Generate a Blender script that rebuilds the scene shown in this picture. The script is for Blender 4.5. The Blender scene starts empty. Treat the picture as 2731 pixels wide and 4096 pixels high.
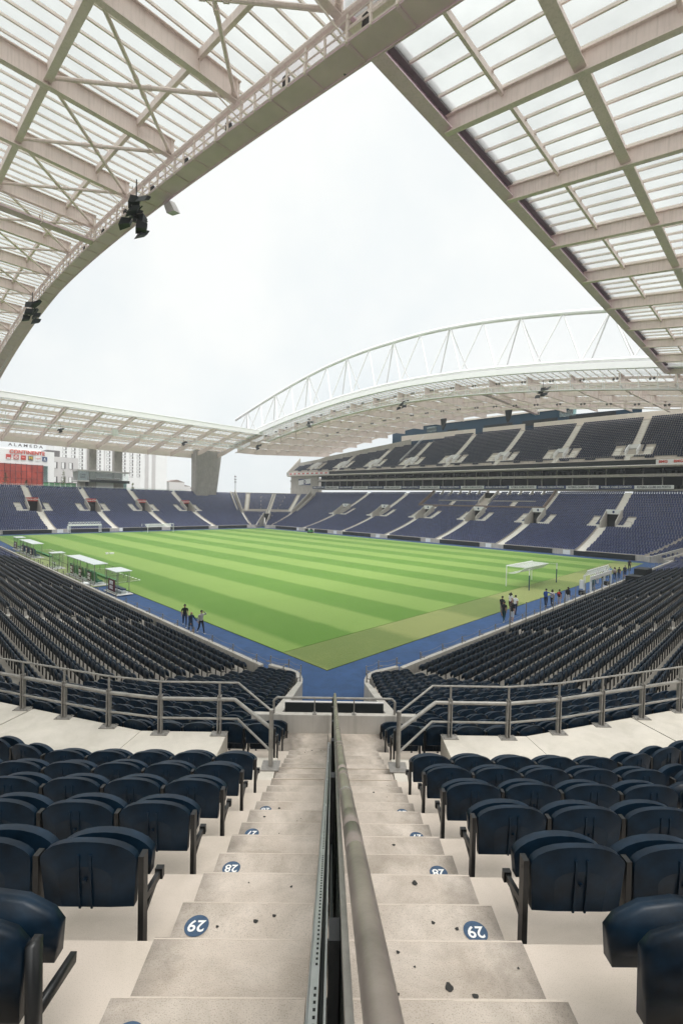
import bpy, math, random
import numpy as np
from mathutils import Matrix, Vector

random.seed(7); rng = np.random.default_rng(7)
scene = bpy.context.scene
COL = scene.collection
RAD = math.radians

# ------------------------------------------------------------------ camera, sky, sun, exposure
YAW, UC, VC, EYE = RAD(45.15), -24.26, -22.29, 9.6      # camera place in pitch coordinates (u along touchline, v across)
CY, SY = math.cos(YAW), math.sin(YAW)
PIT, ROLL = 0.0197, 0.0207
cam = bpy.data.cameras.new('camera'); cam_o = bpy.data.objects.new('camera', cam); COL.objects.link(cam_o)
cam.sensor_fit = 'HORIZONTAL'; cam.sensor_width = 36; cam.lens = 24.0
cam.clip_start = 0.05; cam.clip_end = 4000
_r = Vector((1, 0, 0)); _u = Vector((0, math.sin(PIT), math.cos(PIT))); _f = Vector((0, math.cos(PIT), -math.sin(PIT)))
_R = _r * math.cos(ROLL) + _u * math.sin(ROLL); _U = _u * math.cos(ROLL) - _r * math.sin(ROLL)
cam_o.matrix_world = Matrix(((_R.x, _U.x, -_f.x, 0), (_R.y, _U.y, -_f.y, 0), (_R.z, _U.z, -_f.z, EYE), (0, 0, 0, 1)))
scene.camera = cam_o

world = bpy.data.worlds.new('World'); scene.world = world; world.use_nodes = True
nt = world.node_tree; N = nt.nodes; L = nt.links
bg = N['Background']; bg.inputs['Strength'].default_value = 0.12
sky = N.new('ShaderNodeTexSky'); sky.sky_type = 'NISHITA'; sky.sun_disc = False
SUN_EL, SUN_AZ = RAD(62), RAD(150)
sky.sun_elevation = SUN_EL; sky.sun_rotation = SUN_AZ; sky.dust_density = 3
tc = N.new('ShaderNodeTexCoord'); sep = N.new('ShaderNodeSeparateXYZ'); L.new(tc.outputs['Generated'], sep.inputs[0])
nz = N.new('ShaderNodeTexNoise'); nz.inputs['Scale'].default_value = 2.2; nz.inputs['Detail'].default_value = 5; nz.inputs['Roughness'].default_value = .55
L.new(tc.outputs['Generated'], nz.inputs['Vector'])
cr = N.new('ShaderNodeValToRGB'); L.new(nz.outputs['Fac'], cr.inputs[0])
cr.color_ramp.elements[0].position = .36; cr.color_ramp.elements[0].color = (5.95, 6.3, 6.4, 1)
cr.color_ramp.elements[1].position = .62; cr.color_ramp.elements[1].color = (6.85, 6.95, 6.8, 1)
mixs = N.new('ShaderNodeMix'); mixs.data_type = 'RGBA'; mixs.inputs[0].default_value = .96
L.new(sky.outputs[0], mixs.inputs[6]); L.new(cr.outputs[0], mixs.inputs[7])
zen = N.new('ShaderNodeMapRange'); zen.interpolation_type = 'SMOOTHSTEP'          # bright overcast zenith
zen.inputs[1].default_value = .66; zen.inputs[2].default_value = .95; zen.inputs[3].default_value = 1.0; zen.inputs[4].default_value = 4.2
L.new(sep.outputs['Z'], zen.inputs[0])
mul = N.new('ShaderNodeVectorMath'); mul.operation = 'SCALE'
L.new(mixs.outputs[2], mul.inputs[0]); L.new(zen.outputs[0], mul.inputs['Scale']); L.new(mul.outputs[0], bg.inputs['Color'])

sd = bpy.data.lights.new('sun', 'SUN'); sd.energy = 1.2; sd.angle = RAD(22); sd.color = (1, .965, .91)
so = bpy.data.objects.new('sun', sd); COL.objects.link(so)
_sdir = Vector((math.sin(SUN_AZ) * math.cos(SUN_EL), math.cos(SUN_AZ) * math.cos(SUN_EL), math.sin(SUN_EL)))
so.rotation_euler = _sdir.to_track_quat('Z', 'Y').to_euler(); so.location = _sdir * 300
scene.view_settings.view_transform = 'Standard'; scene.view_settings.look = 'None'
scene.view_settings.exposure = 0.34; scene.view_settings.gamma = 1
scene.cycles.use_denoising = True
scene.cycles.max_bounces = 7; scene.cycles.transparent_max_bounces = 12
scene.cycles.diffuse_bounces = 3; scene.cycles.glossy_bounces = 2; scene.cycles.transmission_bounces = 4
scene.cycles.caustics_reflective = False; scene.cycles.caustics_refractive = False

# ------------------------------------------------------------------ materials
def mat(name, col, rough=.6, metal=0, var=.12, scale=3.0, bump=0., bscale=60., spec=.5, fine=0., streak=0., tint=None, stain=0.):
    m = bpy.data.materials.new(name); m.use_nodes = True
    n = m.node_tree.nodes; l = m.node_tree.links; b = n['Principled BSDF']
    b.inputs['Roughness'].default_value = rough; b.inputs['Metallic'].default_value = metal
    b.inputs['Specular IOR Level'].default_value = spec
    tcn = n.new('ShaderNodeTexCoord'); src = tcn.outputs['Object']
    c = Vector(col[:3])
    nz = n.new('ShaderNodeTexNoise'); nz.inputs['Scale'].default_value = scale; nz.inputs['Detail'].default_value = 6; nz.inputs['Roughness'].default_value = .62
    l.new(src, nz.inputs['Vector'])
    r = n.new('ShaderNodeValToRGB'); l.new(nz.outputs['Fac'], r.inputs[0])
    lo = c * (1 - var); hi = c * (1 + var)
    if tint: lo = Vector((lo.x * tint[0], lo.y * tint[1], lo.z * tint[2]))
    r.color_ramp.elements[0].position = .3; r.color_ramp.elements[0].color = (*lo, 1)
    r.color_ramp.elements[1].position = .7; r.color_ramp.elements[1].color = (*hi, 1)
    out = r.outputs[0]
    def layer(noise_out, p0, p1, dark):
        nonlocal out
        r2 = n.new('ShaderNodeValToRGB'); l.new(noise_out, r2.inputs[0])
        r2.color_ramp.elements[0].position = p0; r2.color_ramp.elements[0].color = (dark, dark, dark * .98, 1)
        r2.color_ramp.elements[1].position = p1; r2.color_ramp.elements[1].color = (1, 1, 1, 1)
        mx = n.new('ShaderNodeMix'); mx.data_type = 'RGBA'; mx.blend_type = 'MULTIPLY'; mx.inputs[0].default_value = 1
        l.new(out, mx.inputs[6]); l.new(r2.outputs[0], mx.inputs[7]); out = mx.outputs[2]
    if fine:
        n2 = n.new('ShaderNodeTexNoise'); n2.inputs['Scale'].default_value = 210; n2.inputs['Detail'].default_value = 3; l.new(src, n2.inputs['Vector'])
        layer(n2.outputs['Fac'], .34, .46, 1 - fine)
    if streak:
        mp = n.new('ShaderNodeMapping'); mp.inputs['Scale'].default_value = (5, 5, .25); l.new(src, mp.inputs[0])
        n3 = n.new('ShaderNodeTexNoise'); n3.inputs['Scale'].default_value = 1.6; n3.inputs['Detail'].default_value = 5; l.new(mp.outputs[0], n3.inputs['Vector'])
        layer(n3.outputs['Fac'], .3, .52, 1 - streak)
    if stain:
        n5 = n.new('ShaderNodeTexNoise'); n5.inputs['Scale'].default_value = 1.7; n5.inputs['Detail'].default_value = 9; n5.inputs['Roughness'].default_value = .68; n5.inputs['Distortion'].default_value = .6; l.new(src, n5.inputs['Vector'])
        layer(n5.outputs['Fac'], .36, .56, 1 - stain)
    l.new(out, b.inputs['Base Color'])
    if bump:
        n4 = n.new('ShaderNodeTexNoise'); n4.inputs['Scale'].default_value = bscale; n4.inputs['Detail'].default_value = 4; l.new(src, n4.inputs['Vector'])
        bp = n.new('ShaderNodeBump'); bp.inputs['Strength'].default_value = bump; bp.inputs['Distance'].default_value = .01
        l.new(n4.outputs['Fac'], bp.inputs['Height']); l.new(bp.outputs[0], b.inputs['Normal'])
    return m

M = {}
M['concrete'] = mat('concrete', (.47, .44, .40), .85, var=.12, scale=.9, bump=.12, bscale=25, streak=.22)
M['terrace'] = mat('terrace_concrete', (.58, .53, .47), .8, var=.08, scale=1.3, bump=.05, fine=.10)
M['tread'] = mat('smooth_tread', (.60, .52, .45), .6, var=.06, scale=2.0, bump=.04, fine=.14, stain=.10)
M['terrace_grime_shade'] = mat('grimy_shaded_terrace', (.27, .245, .215), .9, var=.2, scale=1.1, bump=.05, fine=.15)  # near terraces: grime plus the shade under the seats, painted into the base colour
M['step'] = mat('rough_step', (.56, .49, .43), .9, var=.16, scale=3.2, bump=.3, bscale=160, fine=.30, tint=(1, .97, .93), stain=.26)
M['stair'] = mat('stair_concrete', (.80, .77, .71), .85, var=.05, scale=2)
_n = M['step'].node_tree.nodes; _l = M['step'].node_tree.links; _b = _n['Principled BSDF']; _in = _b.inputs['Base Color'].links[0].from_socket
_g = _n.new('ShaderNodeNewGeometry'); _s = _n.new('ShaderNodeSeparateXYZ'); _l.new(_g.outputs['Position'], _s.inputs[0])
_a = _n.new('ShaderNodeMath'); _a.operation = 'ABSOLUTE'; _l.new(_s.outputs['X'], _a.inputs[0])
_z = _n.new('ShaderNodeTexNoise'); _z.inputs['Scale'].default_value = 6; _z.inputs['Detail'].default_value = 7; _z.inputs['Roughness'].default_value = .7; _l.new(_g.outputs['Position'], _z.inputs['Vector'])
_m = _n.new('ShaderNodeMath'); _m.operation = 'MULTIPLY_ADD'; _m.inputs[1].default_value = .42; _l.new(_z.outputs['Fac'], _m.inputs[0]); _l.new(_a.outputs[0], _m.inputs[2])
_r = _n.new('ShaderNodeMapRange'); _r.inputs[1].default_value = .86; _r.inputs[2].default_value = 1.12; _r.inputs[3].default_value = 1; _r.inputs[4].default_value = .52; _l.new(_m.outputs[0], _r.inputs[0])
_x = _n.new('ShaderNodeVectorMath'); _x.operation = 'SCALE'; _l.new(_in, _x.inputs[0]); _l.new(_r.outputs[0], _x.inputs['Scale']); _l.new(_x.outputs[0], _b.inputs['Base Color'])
M['slab'] = mat('walkway_slab', (.60, .555, .49), .8, var=.10, scale=1.2, bump=.08, fine=.16, stain=.12)
M['pillar'] = mat('board_marked_concrete', (.36, .34, .315), .9, var=.16, scale=.5, streak=.25)
M['beige'] = mat('beige_steel', (.81, .70, .645), .5, var=.06, scale=.8, streak=.12)
M['beige_light'] = mat('pale_steel', (.80, .72, .645), .5, var=.05, scale=.8)
M['plate'] = mat('gantry_plate', (.68, .51, .56), .35, var=.08, scale=.6, spec=.6)  # pink in this grey plate offsets green light bounced off the pitch
M['edge_steel'] = mat('bounce_tinted_edge_steel', (.78, .60, .68), .5, var=.06, scale=.8, streak=.12)  # beige steel pushed towards rose to cancel green bounce from the grass
M['white'] = mat('white_paint', (.80, .80, .79), .45, var=.03, scale=2)
M['arch'] = mat('white_arch_paint', (.88, .87, .87), .5, var=.02, scale=.4)
M['galv'] = mat('galvanised_steel', (.27, .255, .235), .5, metal=.3, var=.18, scale=14, bump=.05, bscale=150)
M['galv_bright'] = mat('zinc_profile', (.62, .63, .63), .4, metal=.25, var=.10, scale=9)
M['rail'] = mat('rail_tube', (.30, .285, .26), .40, metal=.3, var=.28, scale=6, bump=.08, bscale=60)
M['worn_rail'] = mat('worn_barrier_rail', (.22, .185, .162), .36, metal=.1, var=.30, scale=6, bump=.05, bscale=60)
M['black'] = mat('black_metal', (.010, .011, .012), .4, var=.25, scale=12)
M['board'] = mat('matte_black_board', (.012, .016, .018), .6, var=.2, scale=.8)
M['dark'] = mat('dark_interior', (.012, .014, .016), .8, var=.3, scale=.5)
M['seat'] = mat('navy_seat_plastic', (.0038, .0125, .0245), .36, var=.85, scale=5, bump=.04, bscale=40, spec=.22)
M['seat_far'] = mat('sky_lit_navy_seat_shell', (.037, .055, .142), .30, var=.4, scale=1.1, spec=.7)  # same navy seat, base colour lightened to stand for sky sheen
M['seat_upper'] = mat('shaded_navy_seat_shell', (.008, .019, .046), .42, var=.3, scale=1.1, spec=.3)  # same seat kept dark for the shaded upper tier, without painted sheen
M['blue'] = mat('blue_track', (.024, .070, .180), .85, var=.14, scale=.45, bump=.2, bscale=30, fine=.12, stain=.2)
M['navy'] = mat('navy_panel', (.015, .035, .13), .5, var=.05)
M['teal'] = mat('teal_wall', (.008, .045, .085), .7, var=.12, scale=.3)
M['red'] = mat('red_panel', (.50, .055, .045), .5, var=.08)
M['red_text'] = mat('red_letter', (.62, .07, .045), .5, var=.03)
M['maroon'] = mat('maroon_panel', (.10, .012, .018), .5, var=.1)
M['slate'] = mat('slate_panel', (.13, .12, .12), .6, var=.1, scale=.5)
M['brown'] = mat('brown_stone', (.22, .17, .145), .8, var=.25, scale=2)
M['cream_building'] = mat('white_render', (.80, .80, .79), .8, var=.03, scale=.3)
M['grey_building'] = mat('grey_render', (.60, .58, .57), .8, var=.04, scale=.3)
M['green'] = mat('green_panel', (.12, .36, .17), .6, var=.15, scale=.4)
M['bark'] = mat('bark', (.10, .075, .05), .9, var=.3, scale=6)
M['leaf'] = mat('leaf', (.16, .20, .045), .7, var=.35, scale=2)
M['leaf_dark'] = mat('needle', (.06, .085, .035), .7, var=.35, scale=2)
M['net'] = mat('net_cord', (.75, .76, .75), .7, var=.05)
M['turf_mat'] = mat('green_bench_turf', (.06, .22, .09), .8, var=.2)
M['gum'] = mat('gum_black', (.025, .024, .022), .7, var=.3, scale=20)
M['disc'] = mat('blue_disc', (.050, .092, .160), .8, var=.22, scale=20, fine=.2)
M['yellow'] = mat('yellow_letter', (.65, .42, .03), .5, var=.03)
M['ground'] = mat('ground', (.30, .29, .27), .9, var=.2, scale=.05)
M['grey_text'] = mat('dark_letter', (.05, .055, .075), .6, var=.1)
M['roofpanel_white'] = mat('dugout_roof', (.66, .70, .70), .4, var=.04)

def glass(name, col, alpha=.3, rough=.05):
    m = bpy.data.materials.new(name); m.use_nodes = True
    n = m.node_tree.nodes; l = m.node_tree.links; n.remove(n['Principled BSDF'])
    t = n.new('ShaderNodeBsdfTransparent'); t.inputs[0].default_value = (*col, 1)
    g = n.new('ShaderNodeBsdfGlossy'); g.inputs['Roughness'].default_value = rough; g.inputs[0].default_value = (.8, .85, .85, 1)
    x = n.new('ShaderNodeMixShader'); x.inputs[0].default_value = alpha
    l.new(t.outputs[0], x.inputs[1]); l.new(g.outputs[0], x.inputs[2]); l.new(x.outputs[0], n['Material Output'].inputs[0])
    return m
M['glass'] = glass('clear_glass', (.86, .92, .90), .14)
M['glass_dark'] = glass('dark_glass', (.11, .135, .14), .012)
M['glass_teal'] = glass('teal_glass', (.50, .68, .68), .2)
def fine_net():
    m = bpy.data.materials.new('fine_net'); m.use_nodes = True; n = m.node_tree.nodes; l = m.node_tree.links
    t = n.new('ShaderNodeBsdfTransparent'); x = n.new('ShaderNodeMixShader'); x.inputs[0].default_value = .42; b = n['Principled BSDF']; b.inputs['Base Color'].default_value = (.8, .8, .79, 1); b.inputs['Roughness'].default_value = .9
    l.new(t.outputs[0], x.inputs[1]); l.new(b.outputs[0], x.inputs[2]); l.new(x.outputs[0], n['Material Output'].inputs[0]); return m
M['fine_net'] = fine_net()
M['glass_rail'] = glass('barrier_glass', (.16, .18, .18), .08)

def mat_panel():
    m = bpy.data.materials.new('translucent_roof'); m.use_nodes = True
    n = m.node_tree.nodes; l = m.node_tree.links; n.remove(n['Principled BSDF'])
    t = n.new('ShaderNodeBsdfTransparent'); t.inputs[0].default_value = (.44, .452, .446, 1)
    d = n.new('ShaderNodeBsdfTranslucent'); d.inputs[0].default_value = (.58, .59, .575, 1)
    tcn = n.new('ShaderNodeTexCoord'); nz = n.new('ShaderNodeTexNoise'); nz.inputs['Scale'].default_value = .25; nz.inputs['Detail'].default_value = 4
    l.new(tcn.outputs['Object'], nz.inputs['Vector'])
    mr = n.new('ShaderNodeMapRange'); mr.inputs[1].default_value = .3; mr.inputs[2].default_value = .7; mr.inputs[3].default_value = .34; mr.inputs[4].default_value = .5
    l.new(nz.outputs['Fac'], mr.inputs[0])
    x = n.new('ShaderNodeMixShader'); l.new(mr.outputs[0], x.inputs[0]); l.new(t.outputs[0], x.inputs[1]); l.new(d.outputs[0], x.inputs[2])
    l.new(x.outputs[0], n['Material Output'].inputs[0]); return m
M['panel'] = mat_panel()

def mat_grass(name, light, dark, stripes, noise=.25):
    m = bpy.data.materials.new(name); m.use_nodes = True
    n = m.node_tree.nodes; l = m.node_tree.links; b = n['Principled BSDF']
    b.inputs['Roughness'].default_value = .85; b.inputs['Specular IOR Level'].default_value = .15
    b.inputs['Sheen Weight'].default_value = .25; b.inputs['Sheen Roughness'].default_value = .45; b.inputs['Sheen Tint'].default_value = (.9, 1, .8, 1)
    geo = n.new('ShaderNodeNewGeometry'); sp = n.new('ShaderNodeSeparateXYZ'); l.new(geo.outputs['Position'], sp.inputs[0])
    def math_(op, a, bb):
        q = n.new('ShaderNodeMath'); q.operation = op
        for i, v in enumerate((a, bb)):
            if v is None: continue
            if isinstance(v, (int, float)): q.inputs[i].default_value = v
            else: l.new(v, q.inputs[i])
        return q.outputs[0]
    # v (across the pitch) and u (along it) from world position
    v = math_('ADD', math_('ADD', math_('MULTIPLY', sp.outputs['X'], CY), math_('MULTIPLY', sp.outputs['Y'], SY)), VC)
    u = math_('ADD', math_('SUBTRACT', math_('MULTIPLY', sp.outputs['Y'], CY), math_('MULTIPLY', sp.outputs['X'], SY)), UC)
    nzw = n.new('ShaderNodeTexNoise'); nzw.inputs['Scale'].default_value = .5; l.new(geo.outputs['Position'], nzw.inputs['Vector'])
    vw = math_('ADD', v, math_('MULTIPLY', math_('SUBTRACT', nzw.outputs['Fac'], .5), .35))
    ph = math_('DIVIDE', math_('SUBTRACT', vw, stripes[0]), stripes[1] * 2)
    fr = math_('FRACT', ph, None); tri = math_('ABSOLUTE', math_('SUBTRACT', fr, .5), None)
    edge = n.new('ShaderNodeMapRange'); edge.inputs[1].default_value = .218; edge.inputs[2].default_value = .282; l.new(tri, edge.inputs[0])
    cph = math_('ABSOLUTE', math_('SUBTRACT', math_('FRACT', math_('DIVIDE', u, 11.0), None), .5), None)
    cedge = n.new('ShaderNodeMapRange'); cedge.inputs[1].default_value = .22; cedge.inputs[2].default_value = .28; cedge.inputs[3].default_value = -.05; cedge.inputs[4].default_value = .05; l.new(cph, cedge.inputs[0])
    fac = math_('ADD', edge.outputs[0], cedge.outputs[0])
    nA = n.new('ShaderNodeTexNoise'); nA.inputs['Scale'].default_value = .35; nA.inputs['Detail'].default_value = 8; nA.inputs['Roughness'].default_value = .7; l.new(geo.outputs['Position'], nA.inputs['Vector'])
    nB = n.new('ShaderNodeTexNoise'); nB.inputs['Scale'].default_value = 9; nB.inputs['Detail'].default_value = 4; l.new(geo.outputs['Position'], nB.inputs['Vector'])
    fac = math_('ADD', fac, math_('MULTIPLY', math_('SUBTRACT', nA.outputs['Fac'], .5), noise * 1.4))
    fac = math_('ADD', fac, math_('MULTIPLY', math_('SUBTRACT', nB.outputs['Fac'], .5), noise * 1.6))
    r = n.new('ShaderNodeValToRGB'); l.new(fac, r.inputs[0])
    r.color_ramp.elements[0].position = 0; r.color_ramp.elements[0].color = (*light, 1)
    r.color_ramp.elements[1].position = 1; r.color_ramp.elements[1].color = (*dark, 1)
    l.new(r.outputs[0], b.inputs['Base Color'])
    nC = n.new('ShaderNodeTexNoise'); nC.inputs['Scale'].default_value = 14; nC.inputs['Detail'].default_value = 5; l.new(geo.outputs['Position'], nC.inputs['Vector'])
    bp = n.new('ShaderNodeBump'); bp.inputs['Strength'].default_value = .5; bp.inputs['Distance'].default_value = .05; l.new(nC.outputs['Fac'], bp.inputs['Height']); l.new(bp.outputs[0], b.inputs['Normal'])
    return m
M['grass'] = mat_grass('striped_grass', (.172, .272, .048), (.076, .180, .008), (-.3, 4.85), .34)
M['old_turf'] = mat_grass('worn_turf', (.225, .250, .075), (.120, .165, .034), (0, 9), .9)
M['apron'] = mat_grass('dugout_turf', (.21, .245, .085), (.105, .165, .030), (0, 9), .9)

# ------------------------------------------------------------------ builders
def S(p):                                       # pitch coordinates (u, v, z) -> world
    p = np.asarray(p, float); q = np.empty_like(p)
    du = p[..., 0] - UC; dv = p[..., 1] - VC
    q[..., 0] = -du * SY + dv * CY; q[..., 1] = du * CY + dv * SY; q[..., 2] = p[..., 2]
    return q
def C0(p):                                      # near corner (lateral, distance to the pitch, z) -> world
    p = np.asarray(p, float); q = np.empty_like(p)
    q[..., 0] = p[..., 0] + .055 - .0125 * p[..., 1]; q[..., 1] = p[..., 1] + .0125 * p[..., 0]; q[..., 2] = p[..., 2]
    return q
WL, WR, WFL, WFR = -8.3, -9.87, 114.87, 76.3    # front wall lines
def corner_frame(u0, v0, su, sv):
    def f(p):
        p = np.asarray(p, float); lat = p[..., 0]; s = p[..., 1] - 20.07
        a = (s - lat) / math.sqrt(2); b = (s + lat) / math.sqrt(2)
        return S(np.stack([u0 + su * a, v0 + sv * b, p[..., 2]], -1))
    return f
W_ = lambda p: np.asarray(p, float)

class MB:
    def __init__(s): s.v = []; s.f = []; s.m = []; s.mi = 0
    def add(s, pts, faces):
        b = len(s.v); s.v += [tuple(map(float, p)) for p in pts]
        for f in faces: s.f.append([b + i for i in f]); s.m.append(s.mi)
        return s
    def quad(s, *pts): return s.add(pts, [list(range(len(pts)))])
    def hexa(s, p): return s.add(p, [(0, 3, 2, 1), (4, 5, 6, 7), (0, 1, 5, 4), (1, 2, 6, 5), (2, 3, 7, 6), (3, 0, 4, 7)])
    def box(s, x0, y0, z0, x1, y1, z1):
        return s.hexa([(x0, y0, z0), (x1, y0, z0), (x1, y1, z0), (x0, y1, z0), (x0, y0, z1), (x1, y0, z1), (x1, y1, z1), (x0, y1, z1)])
    def bar(s, p0, p1, w, h, up=(0, 0, 1)):
        p0 = np.array(p0, float); p1 = np.array(p1, float); d = p1 - p0; d /= np.linalg.norm(d) + 1e-9
        r = np.cross(d, up); nr = np.linalg.norm(r)
        if nr < 1e-4: r = np.cross(d, (1, 0, 0)); nr = np.linalg.norm(r)
        r /= nr; u = np.cross(r, d); r = r * w / 2; u = u * h / 2
        return s.hexa([p0 - r - u, p0 + r - u, p1 + r - u, p1 - r - u, p0 - r + u, p0 + r + u, p1 + r + u, p1 - r + u])
    def ibeam(s, p0, p1, w, h, t=.05, up=(0, 0, 1)):
        p0 = np.array(p0, float); p1 = np.array(p1, float); k = np.array((0, 0, h / 2 - t / 2))
        s.bar(p0 - k, p1 - k, w, t); s.bar(p0 + k, p1 + k, w, t); s.bar(p0, p1, t, h - 2 * t)
        return s
    def tube(s, p0, p1, r, n=8, r2=None, cap=True):
        p0 = np.array(p0, float); p1 = np.array(p1, float); d = p1 - p0; d /= np.linalg.norm(d) + 1e-9
        a = np.cross(d, (0, 0, 1)); 
        if np.linalg.norm(a) < 1e-3: a = np.cross(d, (1, 0, 0))
        a /= np.linalg.norm(a); b = np.cross(d, a); r2 = r if r2 is None else r2
        pts = [p0 + r * (math.cos(2 * math.pi * i / n) * a + math.sin(2 * math.pi * i / n) * b) for i in range(n)]
        pts += [p1 + r2 * (math.cos(2 * math.pi * i / n) * a + math.sin(2 * math.pi * i / n) * b) for i in range(n)]
        fs = [(i, (i + 1) % n, n + (i + 1) % n, n + i) for i in range(n)]
        if cap: fs += [tuple(range(n - 1, -1, -1)), tuple(range(n, 2 * n))]
        return s.add(pts, fs)
    def path(s, pts, r, n=8):
        for a, b in zip(pts[:-1], pts[1:]): s.tube(a, b, r, n)
        return s
    def prism(s, poly, vec):
        k = len(poly); a = [np.array(p, float) for p in poly]; b = [p + np.array(vec, float) for p in a]
        return s.add(a + b, [tuple(range(k - 1, -1, -1)), tuple(range(k, 2 * k))] + [(i, (i + 1) % k, k + (i + 1) % k, k + i) for i in range(k)])
    def ball(s, c, r, n=10, m=6, sc=(1, 1, 1)):
        pts = []; fs = []
        for j in range(m + 1):
            th = math.pi * j / m
            for i in range(n):
                ph = 2 * math.pi * i / n
                pts.append((c[0] + r * sc[0] * math.sin(th) * math.cos(ph), c[1] + r * sc[1] * math.sin(th) * math.sin(ph), c[2] + r * sc[2] * math.cos(th)))
        for j in range(m):
            for i in range(n): fs.append((j * n + i, j * n + (i + 1) % n, (j + 1) * n + (i + 1) % n, (j + 1) * n + i))
        return s.add(pts, fs)
    def build(s, name, mats, parent=None, frame=W_, smooth=False, loc=None):
        v = frame(np.array(s.v, float)) if s.v else np.zeros((0, 3))
        if not isinstance(mats, (list, tuple)): mats = [mats]
        if loc is None:
            loc = world_loc(parent) if parent is not None else np.array([(v[:, 0].min() + v[:, 0].max()) / 2, (v[:, 1].min() + v[:, 1].max()) / 2, v[:, 2].min()])
        loc = np.array(loc, float)
        me = bpy.data.meshes.new(name); me.from_pydata((v - loc).tolist(), [], s.f)
        for q in mats: me.materials.append(M[q] if isinstance(q, str) else q)
        if len(mats) > 1: me.polygons.foreach_set('material_index', s.m)
        if smooth: me.polygons.foreach_set('use_smooth', [True] * len(me.polygons))
        me.update()
        o = bpy.data.objects.new(name, me); COL.objects.link(o)
        if parent is not None:
            o.parent = parent; o.location = loc - world_loc(parent)
        else: o.location = loc
        return o
_wl = {}
def world_loc(o):
    p = np.array(o.location, float)
    while o.parent is not None: o = o.parent; p = p + np.array(o.location, float)
    return p
def tag(o, label, cat, group=None, kind=None):
    if label: o['label'] = label
    if cat: o['category'] = cat
    if group: o['group'] = group
    if kind: o['kind'] = kind
    return o
def thing(name, label, cat, loc, group=None):
    o = bpy.data.objects.new(name, None); COL.objects.link(o); o.location = loc; o.empty_display_size = .2
    return tag(o, label, cat, group)
def text(name, s, size, m, parent, origin, right, up, shear=0, sx=1., depth=.02, bold=0.):
    cu = bpy.data.curves.new(name, 'FONT'); cu.body = s; cu.size = size; cu.align_x = 'CENTER'; cu.align_y = 'CENTER'
    cu.extrude = depth; cu.shear = shear; cu.offset = bold; cu.resolution_u = 3
    t = bpy.data.objects.new('_t', cu); COL.objects.link(t)
    dg = bpy.context.evaluated_depsgraph_get(); me = bpy.data.meshes.new_from_object(t.evaluated_get(dg))
    bpy.data.objects.remove(t); bpy.data.curves.remove(cu)
    me.materials.clear(); me.materials.append(M[m])
    o = bpy.data.objects.new(name, me); COL.objects.link(o)
    r = Vector(right).normalized(); u = Vector(up).normalized(); n = r.cross(u); loc = Vector(origin)
    mm = Matrix(((r.x * sx, u.x, n.x, 0), (r.y * sx, u.y, n.y, 0), (r.z * sx, u.z, n.z, 0), (0, 0, 0, 1)))
    if parent is not None: o.parent = parent; loc = loc - Vector(world_loc(parent))
    o.matrix_local = Matrix.Translation(loc) @ mm
    return o
def Sd(du, dv):                                 # direction in pitch coordinates -> world
    return Vector((-du * SY + dv * CY, du * CY + dv * SY, 0))
def ordinal(n): return ['zeroth', 'first', 'second', 'third', 'fourth', 'fifth', 'sixth', 'seventh', 'eighth', 'ninth', 'tenth', 'eleventh', 'twelfth', 'thirteenth', 'fourteenth', 'fifteenth', 'sixteenth', 'seventeenth', 'eighteenth', 'nineteenth', 'twentieth', 'twenty-first', 'twenty-second', 'twenty-third', 'twenty-fourth', 'twenty-fifth'][n] if n < 26 else str(n) + 'th'

# ------------------------------------------------------------------ ground, track, pitch
g = MB(); g.quad((-325, -325, -.06), (325, -325, -.06), (325, 415, -.06), (-325, 415, -.06))
tag(g.build('ground', 'ground'), None, None, kind='structure')
g = MB(); g.quad((-16, -13, -.008), (121, -13, -.008), (121, 82, -.008), (-16, 82, -.008))
tag(g.build('blue_track', 'blue', frame=S), None, None, kind='structure')
def sheet(name, m, pts, z, h=.035):
    b = MB(); b.prism([(u, v, z - h) for u, v in pts], (0, 0, h)); return tag(b.build(name, m, frame=S), None, None, kind='structure')
sheet('pitch_grass', 'grass', [(-1.5, -4.43), (110.5, -4.43), (110.5, 72.4), (-1.5, 72.4)], .045)
sheet('worn_turf_strip', 'old_turf', [(-5.6, -4.43), (-1.52, -4.43), (-1.52, 72.4), (-5.6, 72.4)], .032)
sheet('dugout_turf', 'apron', [(28.7, -8.15), (28.7, -5.3), (29.8, -1.2), (41.8, -1.0), (44, -2.6), (57, -2.6), (59.5, -.9), (71.5, -.9), (72.5, -4.0), (104, -2.9), (104, -4.5), (70.5, -5.4), (70.5, -8.15)], .062)

# ------------------------------------------------------------------ terraces (one profile all round)
def zp(o): return .62 + .228 * o + .0054 * o * o
def oj(j): return .56 + .8 * j
PL = lambda x, o, z: (x, WL - o, z)
PR = lambda x, o, z: (WR - o, x, z)
PFL = lambda x, o, z: (WFL + o, x, z)
PFR = lambda x, o, z: (x, WFR + o, z)
def gap_p(o): return 5.0 - .384 * o             # where a straight stand meets its corner, measured from the corner of the front walls

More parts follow.
